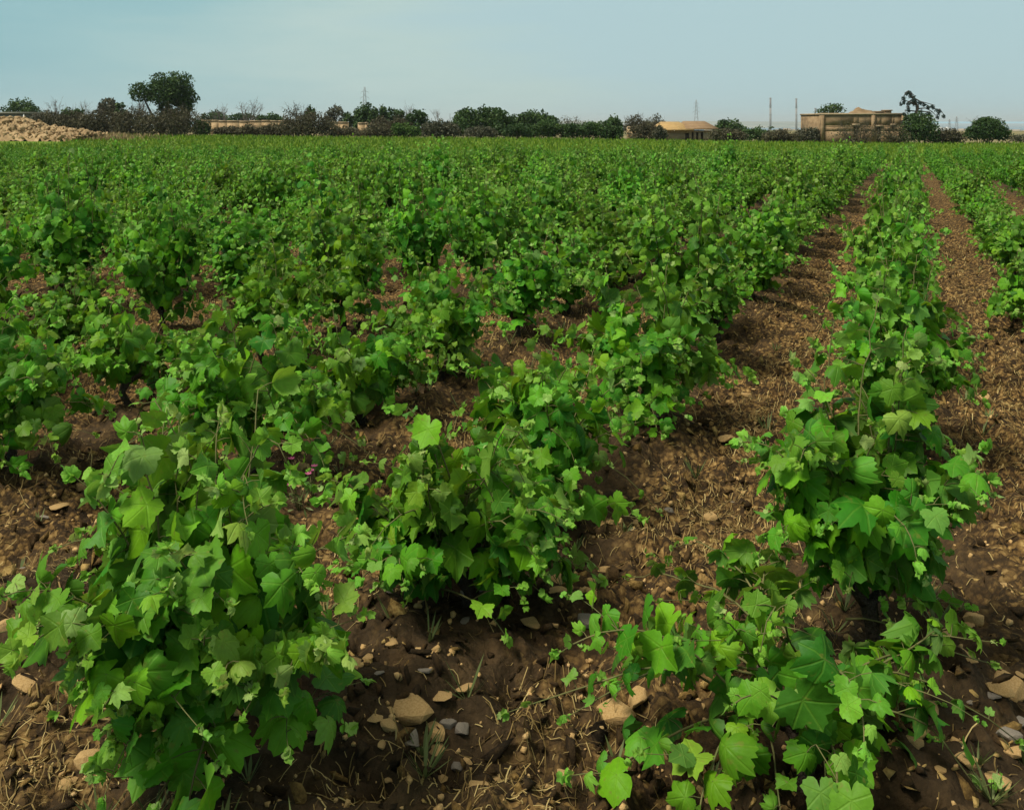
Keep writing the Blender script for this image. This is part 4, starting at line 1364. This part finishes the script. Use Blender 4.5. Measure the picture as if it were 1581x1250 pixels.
def farmhouse():
    Y = 118
    x, y, z = bg_frame(1060, Y)
    k = mpp(Y)
    root = empty("farmhouse", (x, y, z))
    tag(root, "low tan farmhouse with hipped yellowish and brown tiled roofs", "house")
    X = lambda px: (px - 1060) * k
    Z = lambda py: zpix(py, Y) - z
    ez = Z(202)
    ops = [(X(1058), X(1064), 0, ez * .75), (X(1068), X(1086), 0.0, ez * .85)]
    mb = MB()
    wall_with_openings(mb, X(1026), X(1104), -.2, ez, 0, .4, ops)
    box(mb, (X(1026) + .2, 4.2, ez / 2 - .1), (.4, 7.6, ez + .2)); box(mb, (X(1104) - .2, 4.2, ez / 2 - .1), (.4, 7.6, ez + .2)); box(mb, ((X(1026) + X(1104)) / 2, 8.2, ez / 2 - .1), (X(1104) - X(1026), .4, ez + .2))
    mb.build("wall", M['plaster'], root)

    def hip(xa, xb, ya, yb, zb, zt, ra, rb, mat):
        yr = (ya + yb) / 2
        v = [(xa, ya, zb), (xb, ya, zb), (xb, yb, zb), (xa, yb, zb), (ra, yr, zt), (rb, yr, zt), (xa, ya, zb - .18), (xb, ya, zb - .18), (xb, yb, zb - .18), (xa, yb, zb - .18)]
        mb_ = MB(); mb_.add(v, [np.array([[0, 1, 5, 4], [2, 3, 4, 5], [0, 6, 7, 1], [1, 7, 8, 2], [2, 8, 9, 3], [3, 9, 6, 0], [6, 9, 8, 7]]), np.array([[1, 2, 5], [3, 0, 4]])])
        return mb_.build("roof", M[mat], root)
    hip(X(1018), X(1070), -.7, 8.9, ez + .19, Z(188.0), X(1028), X(1057), 'roof_tan')
    hip(X(1058), X(1108), -.55, 8.7, ez + .30, Z(187), X(1064), X(1098), 'roof_brown')
    for o_ in ops:
        mb = MB(); box(mb, ((o_[0] + o_[1]) / 2, .34, (o_[2] + o_[3]) / 2), (o_[1] - o_[0], .06, o_[3] - o_[2])); mb.build("doorway", M['dark_open'], root)
    for px in (1073, 1080):
        mb = MB(); box(mb, (X(px), .15, ez * .425), (.3, .28, ez * .85)); mb.build("pillar", M['plaster'], root)


farmhouse()


def stone_wall(label, x0, x1, top, Y, th=.6, seed=0):
    rng = np.random.default_rng(seed)
    x, y, z = bg_frame((x0 + x1) / 2, Y); k = mpp(Y)
    w = (x1 - x0) * k; h = zpix(top, Y) - z
    root = empty("stone_wall", (x, y, z)); tag(root, label, "wall")
    mb = MB(); cp = MB(); xx = -w / 2
    while xx < w / 2 - .2:
        s = min(rng.uniform(.8, 1.8), w / 2 - xx); hh = h * rng.uniform(.93, 1.0)
        box(mb, (xx + s / 2, 0, hh / 2 - .1), (s, th, hh + .2)); box(cp, (xx + s / 2, 0, hh + .07), (s * .96, th + .12, .14)); xx += s
    mb.build("wall_body", M['wall_stone'], root); cp.build("coping", M['pale_stone'], root)


stone_wall("long low tan wall right of the tallest tree", 312, 448, 187, 128, seed=1)
stone_wall("short broken tan wall behind the brown shrubs", 510, 538, 188.5, 124, seed=2)
stone_wall("tan wall piece left of the bright green bush", 553, 568, 190, 123, seed=3)
stone_wall("tan wall below the three dark trees", 572, 614, 190.5, 125, seed=4)
stone_wall("low tan wall left of the farmhouse shrub", 968, 992, 197, 120, seed=5)


def shed():
    Y = 128
    x, y, z = bg_frame(10, Y); k = mpp(Y)
    root = empty("shed", (x, y, z)); tag(root, "grey flat-roofed shed behind the rubble at the left edge", "shed")
    h = zpix(176, Y) - z; w = 76 * k
    mb = MB(); box(mb, (0, 3, h / 2), (w, 6, h)); mb.build("wall", M['shed_grey'], root)
    mb = MB(); box(mb, (0, 3, h + .12), (w + .5, 6.5, .24)); mb.build("roof", M['shed_grey'], root)
    mb = MB(); tube(mb, [(w / 2 - .9, -.12, h), (w / 2 - .9, -.12, 0)], .09, 6); mb.build("drainpipe", M['tank_white'], root)


shed()


def rubble():
    rng = np.random.default_rng(9)
    mb = MB()
    k = mpp(96)
    tmpl = [mesh_arrays(me) for me in ROCKS]
    cx = pt(25, 200, 96)[0]; z0 = float(base_z(cx, 96))
    prof = [(-60, 176), (0, 184), (20, 181), (40, 181), (60, 187), (80, 195), (110, 199), (135, 203), (160, 208)]
    px = np.array([p[0] for p in prof]); pz = np.array([zpix(p[1], 96) for p in prof])
    n = 0
    # earth core under the blocks
    gx = np.linspace(-60, 150, 60); gy = np.linspace(-1, 1, 16)
    V = []
    for t in gy:
        for g in gx:
            h = (np.interp(g, px, pz) - z0) * max(0, 1 - t * t) * .93 - .08
            V.append((pt(g, 200, 96)[0], 96 + t * 5 - 1, z0 + h + rng.normal(0, .16)))
    i = np.arange(15)[:, None] * 60; j = np.arange(59)[None]
    mb.add(V, [np.stack([i + j, i + j + 1, i + 61 + j, i + 60 + j], -1).reshape(-1, 4)])
    while n < 1000:
        g = rng.uniform(-60, 155); t = rng.uniform(-1, 1) * .95
        h = (np.interp(g, px, pz) - z0) * (1 - t * t) * .92
        v, tr = tmpl[int(rng.integers(0, 10))]
        s = rng.uniform(.10, .34) * (1.9 if rng.random() < .14 else 1)
        a = norm(rng.normal(0, 1, (3, 3))); q, _ = np.linalg.qr(a)
        mb.add((v * s) @ q.T + np.array([pt(g, 200, 96)[0], 96 + t * 5 - 1, z0 + h + rng.uniform(-.1, .12)]), [tr])
        n += 1
    tag(mb.build("rubble", M['rubble']), "heap of broken tan stone rubble at the far left field edge", "rubble", kind="stuff")


rubble()


# ------------------------------------------------------------------ masts, stacks, far coast
def pylon(label, px, top, Y, base_w, arms=3):
    x, y, z = bg_frame(px, Y)
    root = empty("pylon", (x, y, z)); tag(root, label, "pylon", "power pylons on the skyline")
    h = zpix(top, Y) - z
    r = max(.12, mpp(Y) * .17)
    mb = MB()
    c = [np.array([sx * base_w / 2, sy * base_w / 2, 0]) for sx, sy in ((-1, -1), (1, -1), (1, 1), (-1, 1))]
    lv = np.linspace(0, 1, 9)
    f = lambda s: 1 - .86 * s ** .8
    for q in c: tube(mb, [q * f(s) + np.array([0, 0, h * s]) for s in lv], r, 4)
    for a, b_ in zip(lv, lv[1:]):
        for i in range(4):
            p, q = c[i], c[(i + 1) % 4]
            tube(mb, [p * f(a) + [0, 0, h * a], q * f(b_) + [0, 0, h * b_]], r * .5, 3); tube(mb, [q * f(a) + [0, 0, h * a], p * f(b_) + [0, 0, h * b_]], r * .5, 3)
    mb.build("tower_frame", M['steel'], root)
    for i in range(arms):
        zz = h * (.62 + .13 * i); w = base_w * (1.35 - .2 * i)
        mb = MB(); tube(mb, [(-w / 2, 0, zz), (0, 0, zz + .4), (w / 2, 0, zz)], r * .9, 4); tube(mb, [(-w / 2, 0, zz), (0, 0, zz + h * .04), (w / 2, 0, zz)], r * .6, 3)
        for s in (-1, 1): tube(mb, [(s * w / 2, 0, zz), (s * w / 2, 0, zz - h * .05)], r * .7, 4)
        mb.build("crossarm", M['steel'], root)


pylon("lattice power pylon above the dark trees left of centre", 563, 134, 900, 7)
pylon("lattice power pylon rising behind the farmhouse roof", 1075, 154, 1500, 8)
pylon("tiny far lattice pylon between broken conifer and round bush", 1477, 180, 1900, 7)
pylon("second tiny far pylon left of the one by the white tanks", 1466, 184, 2300, 7)


def stack(label, px, top, Y, rad):
    x, y, z = bg_frame(px, Y)
    root = empty("chimney_stack", (x, y, z)); tag(root, label, "chimney", "industrial chimney stacks on the skyline")
    h = zpix(top, Y) - z
    mb = MB(); tube(mb, [(0, 0, -5), (0, 0, h * .35), (0, 0, h * .7)], [rad * 1.25, rad * 1.1, rad], 16); mb.build("shaft", M['concrete'], root, True)
    mb = MB(); tube(mb, [(0, 0, h * .7), (0, 0, h)], [rad, rad * .92], 16); mb.build("painted_top", M['band'], root, True)
    for s in (.5, .75, .97):
        mb = MB(); tube(mb, [(0, 0, h * s), (0, 0, h * s + 1.5)], rad * 1.45, 16); mb.build("platform", M['steel'], root)


stack("left of the two tall industrial chimney stacks", 1189.5, 151, 2600, 2.5)
stack("right of the two tall industrial chimney stacks", 1229.5, 152, 2700, 2.5)
stack("shorter chimney stack just left of the ruined house", 1259, 167, 2600, 2.2)

M['hill'] = noise_mat("far_hill", [(0.35, (0.09, 0.11, 0.07)), (0.55, (0.20, 0.19, 0.13)), (0.7, (0.34, 0.32, 0.27))], .004, detail=8)
mb = MB()
gx = np.linspace(-.05, .52, 160); rows = []
for d, f in ((8200, 0), (8800, .75), (9600, 1), (10800, 1.0), (12500, 0)):
    hh = 62 * np.clip(1.2 - np.abs(gx - .26) / .30, 0, 1) ** .7 * (.75 + .5 * vnoise(gx * 1000, gx * 0 + d * .0001, 60, 8)) * sstep(.50, .42, gx) if False else 58 * (1 - sstep(.30, .46, gx)) * (.78 + .4 * vnoise(gx * 1000, gx * 0, 70, 8))
    rows.append(np.stack([gx * d, np.full(160, float(d)), -44 + hh * f], 1))
i = np.arange(4)[:, None] * 160; j = np.arange(159)[None]
mb.add(np.concatenate(rows), [np.stack([i + j, i + j + 1, i + 161 + j, i + 160 + j], -1).reshape(-1, 4)])
tag(mb.build("hills", M['hill'], smooth=True), kind="structure")

# the far town on the coastal plain: a pale speckle nobody could count
mb = MB(); rng = np.random.default_rng(77)
for i in range(170):
    Y = rng.uniform(2600, 5000); px = rng.uniform(1080, 1600)
    x, y, z = bg_frame(px, Y)
    box(mb, (x, Y, z + 3), (rng.uniform(8, 30), rng.uniform(8, 20), rng.uniform(7, 14)), rng.uniform(0, 1.5))
tag(mb.build("far_town", M['pale_stone']), "pale far town buildings speckling the coastal plain", "town", kind="stuff")
for px, lab in ((1452, "white storage tank right of the broken conifer"), (1462, "second white storage tank, nearest to the tiny pylon"), (1443, "white storage tank half hidden behind the broken conifer's low shrub")):
    x, y, z = bg_frame(px, 2200)
    root = empty("storage_tank", (x, y, z)); tag(root, lab, "tank", "white tanks on the plain")
    h = zpix(197.5, 2200) - z
    mb = MB(); tube(mb, [(0, 0, -2), (0, 0, h)], 8.2, 24); mb.build("tank_shell", M['tank_white'], root, True)
    mb = MB(); tube(mb, [(0, 0, h), (0, 0, h + 1.8)], [8.3, .5], 24); mb.build("roof", M['tank_white'], root)


# ------------------------------------------------------------------ small plants on the soil
M['pink'] = noise_mat("pink_petal", [(0.3, (0.26, 0.05, 0.12)), (0.7, (0.36, 0.10, 0.19))], 30)
M['weed'] = tint_leaf_material("weed_leaf", [(0, (0.06, 0.09, 0.025)), (1, (0.15, 0.18, 0.06))], .2)


def pink_flower(px, py, label, seed):
    rng = np.random.default_rng(seed)
    root = empty("wildflower", gp(px, py)); tag(root, label, "flower", "pink wildflowers")
    mb = MB(); hd = MB(); lf = MB()
    for i in range(5):
        e = np.array([rng.normal(0, .05), rng.normal(0, .05), rng.uniform(.09, .17)])
        tube(mb, [(0, 0, -.02), e * .6, e], [.003, .002, .0015], 4)
        for j in range(7):
            a = j * 6.283 / 7
            d = np.array([math.cos(a), math.sin(a), .45]); s = np.array([-math.sin(a), math.cos(a), 0])
            hd.add([e, e + d * .011 + s * .006, e + d * .019, e + d * .011 - s * .006], [np.array([[0, 1, 2, 3]])])
    P = [rng.normal(0, .05, 3) * [1, 1, 0] + [0, 0, .02 + rng.random() * .08] for _ in range(26)]
    for p in P:
        a = norm(rng.normal(0, 1, 3)); b_ = norm(np.cross(a, rng.normal(0, 1, 3)))
        lf.add([p, p + a * .02 + b_ * .006, p + a * .045, p + a * .02 - b_ * .006], [np.array([[0, 1, 2, 3]])], (rng.random(), 0, 0, 1))
    mb.build("stem", M['cane'], root); hd.build("blossom", M['pink'], root); lf.build("foliage", M['weed'], root)


pink_flower(462, 792, "pink wildflower clump on soil behind the largest vine", 1)
pink_flower(484, 780, "smaller pink wildflower just right of the pink clump", 2)

mb = MB(); rng = np.random.default_rng(31)
for i in range(260):
    r = 2.3 + 12 * rng.random() ** 1.4; a = rng.uniform(-.58, .58); x, y = r * math.sin(a), r * math.cos(a)
    z = float(height(x, y)); k = int(rng.integers(6, 16)); h = rng.uniform(.04, .13)
    t_ = rng.random() * .6
    for j in range(k):
        aa = rng.uniform(0, 6.28); e = np.array([math.cos(aa) * h * .6, math.sin(aa) * h * .6, h * rng.uniform(.4, 1)]); s = np.array([-math.sin(aa), math.cos(aa), 0]) * rng.uniform(.002, .006)
        p = np.array([x, y, z - .005])
        mb.add([p - s * .5, p + s * .5, p + e * .6 + s, p + e, p + e * .6 - s], [np.array([[0, 1, 2, 4]]), np.array([[4, 2, 3]])], (np.clip(t_ + rng.random() * .4, 0, 1), 0, 0, 1))
tag(mb.build("weeds", M['weed']), "tiny green weeds sprouting between the clods", "weeds", kind="stuff")


# ------------------------------------------------------------------ coastal haze
m = bpy.data.materials.new("haze"); m.use_nodes = True
n, l = m.node_tree.nodes, m.node_tree.links; n.clear()
out = n.new("ShaderNodeOutputMaterial"); pv = n.new("ShaderNodeVolumePrincipled")
pv.inputs['Color'].default_value = (0.86, 0.95, 1.0, 1)
pv.inputs['Density'].default_value = 0.00011
pv.inputs['Anisotropy'].default_value = 0.2
l.new(pv.outputs[0], out.inputs['Volume'])
mb = MB(); box(mb, (0, 25000, 36), (190000, 150000, 168))
tag(mb.build("haze", m), kind="stuff", label="thin pale haze over the coastal plain", cat="haze")
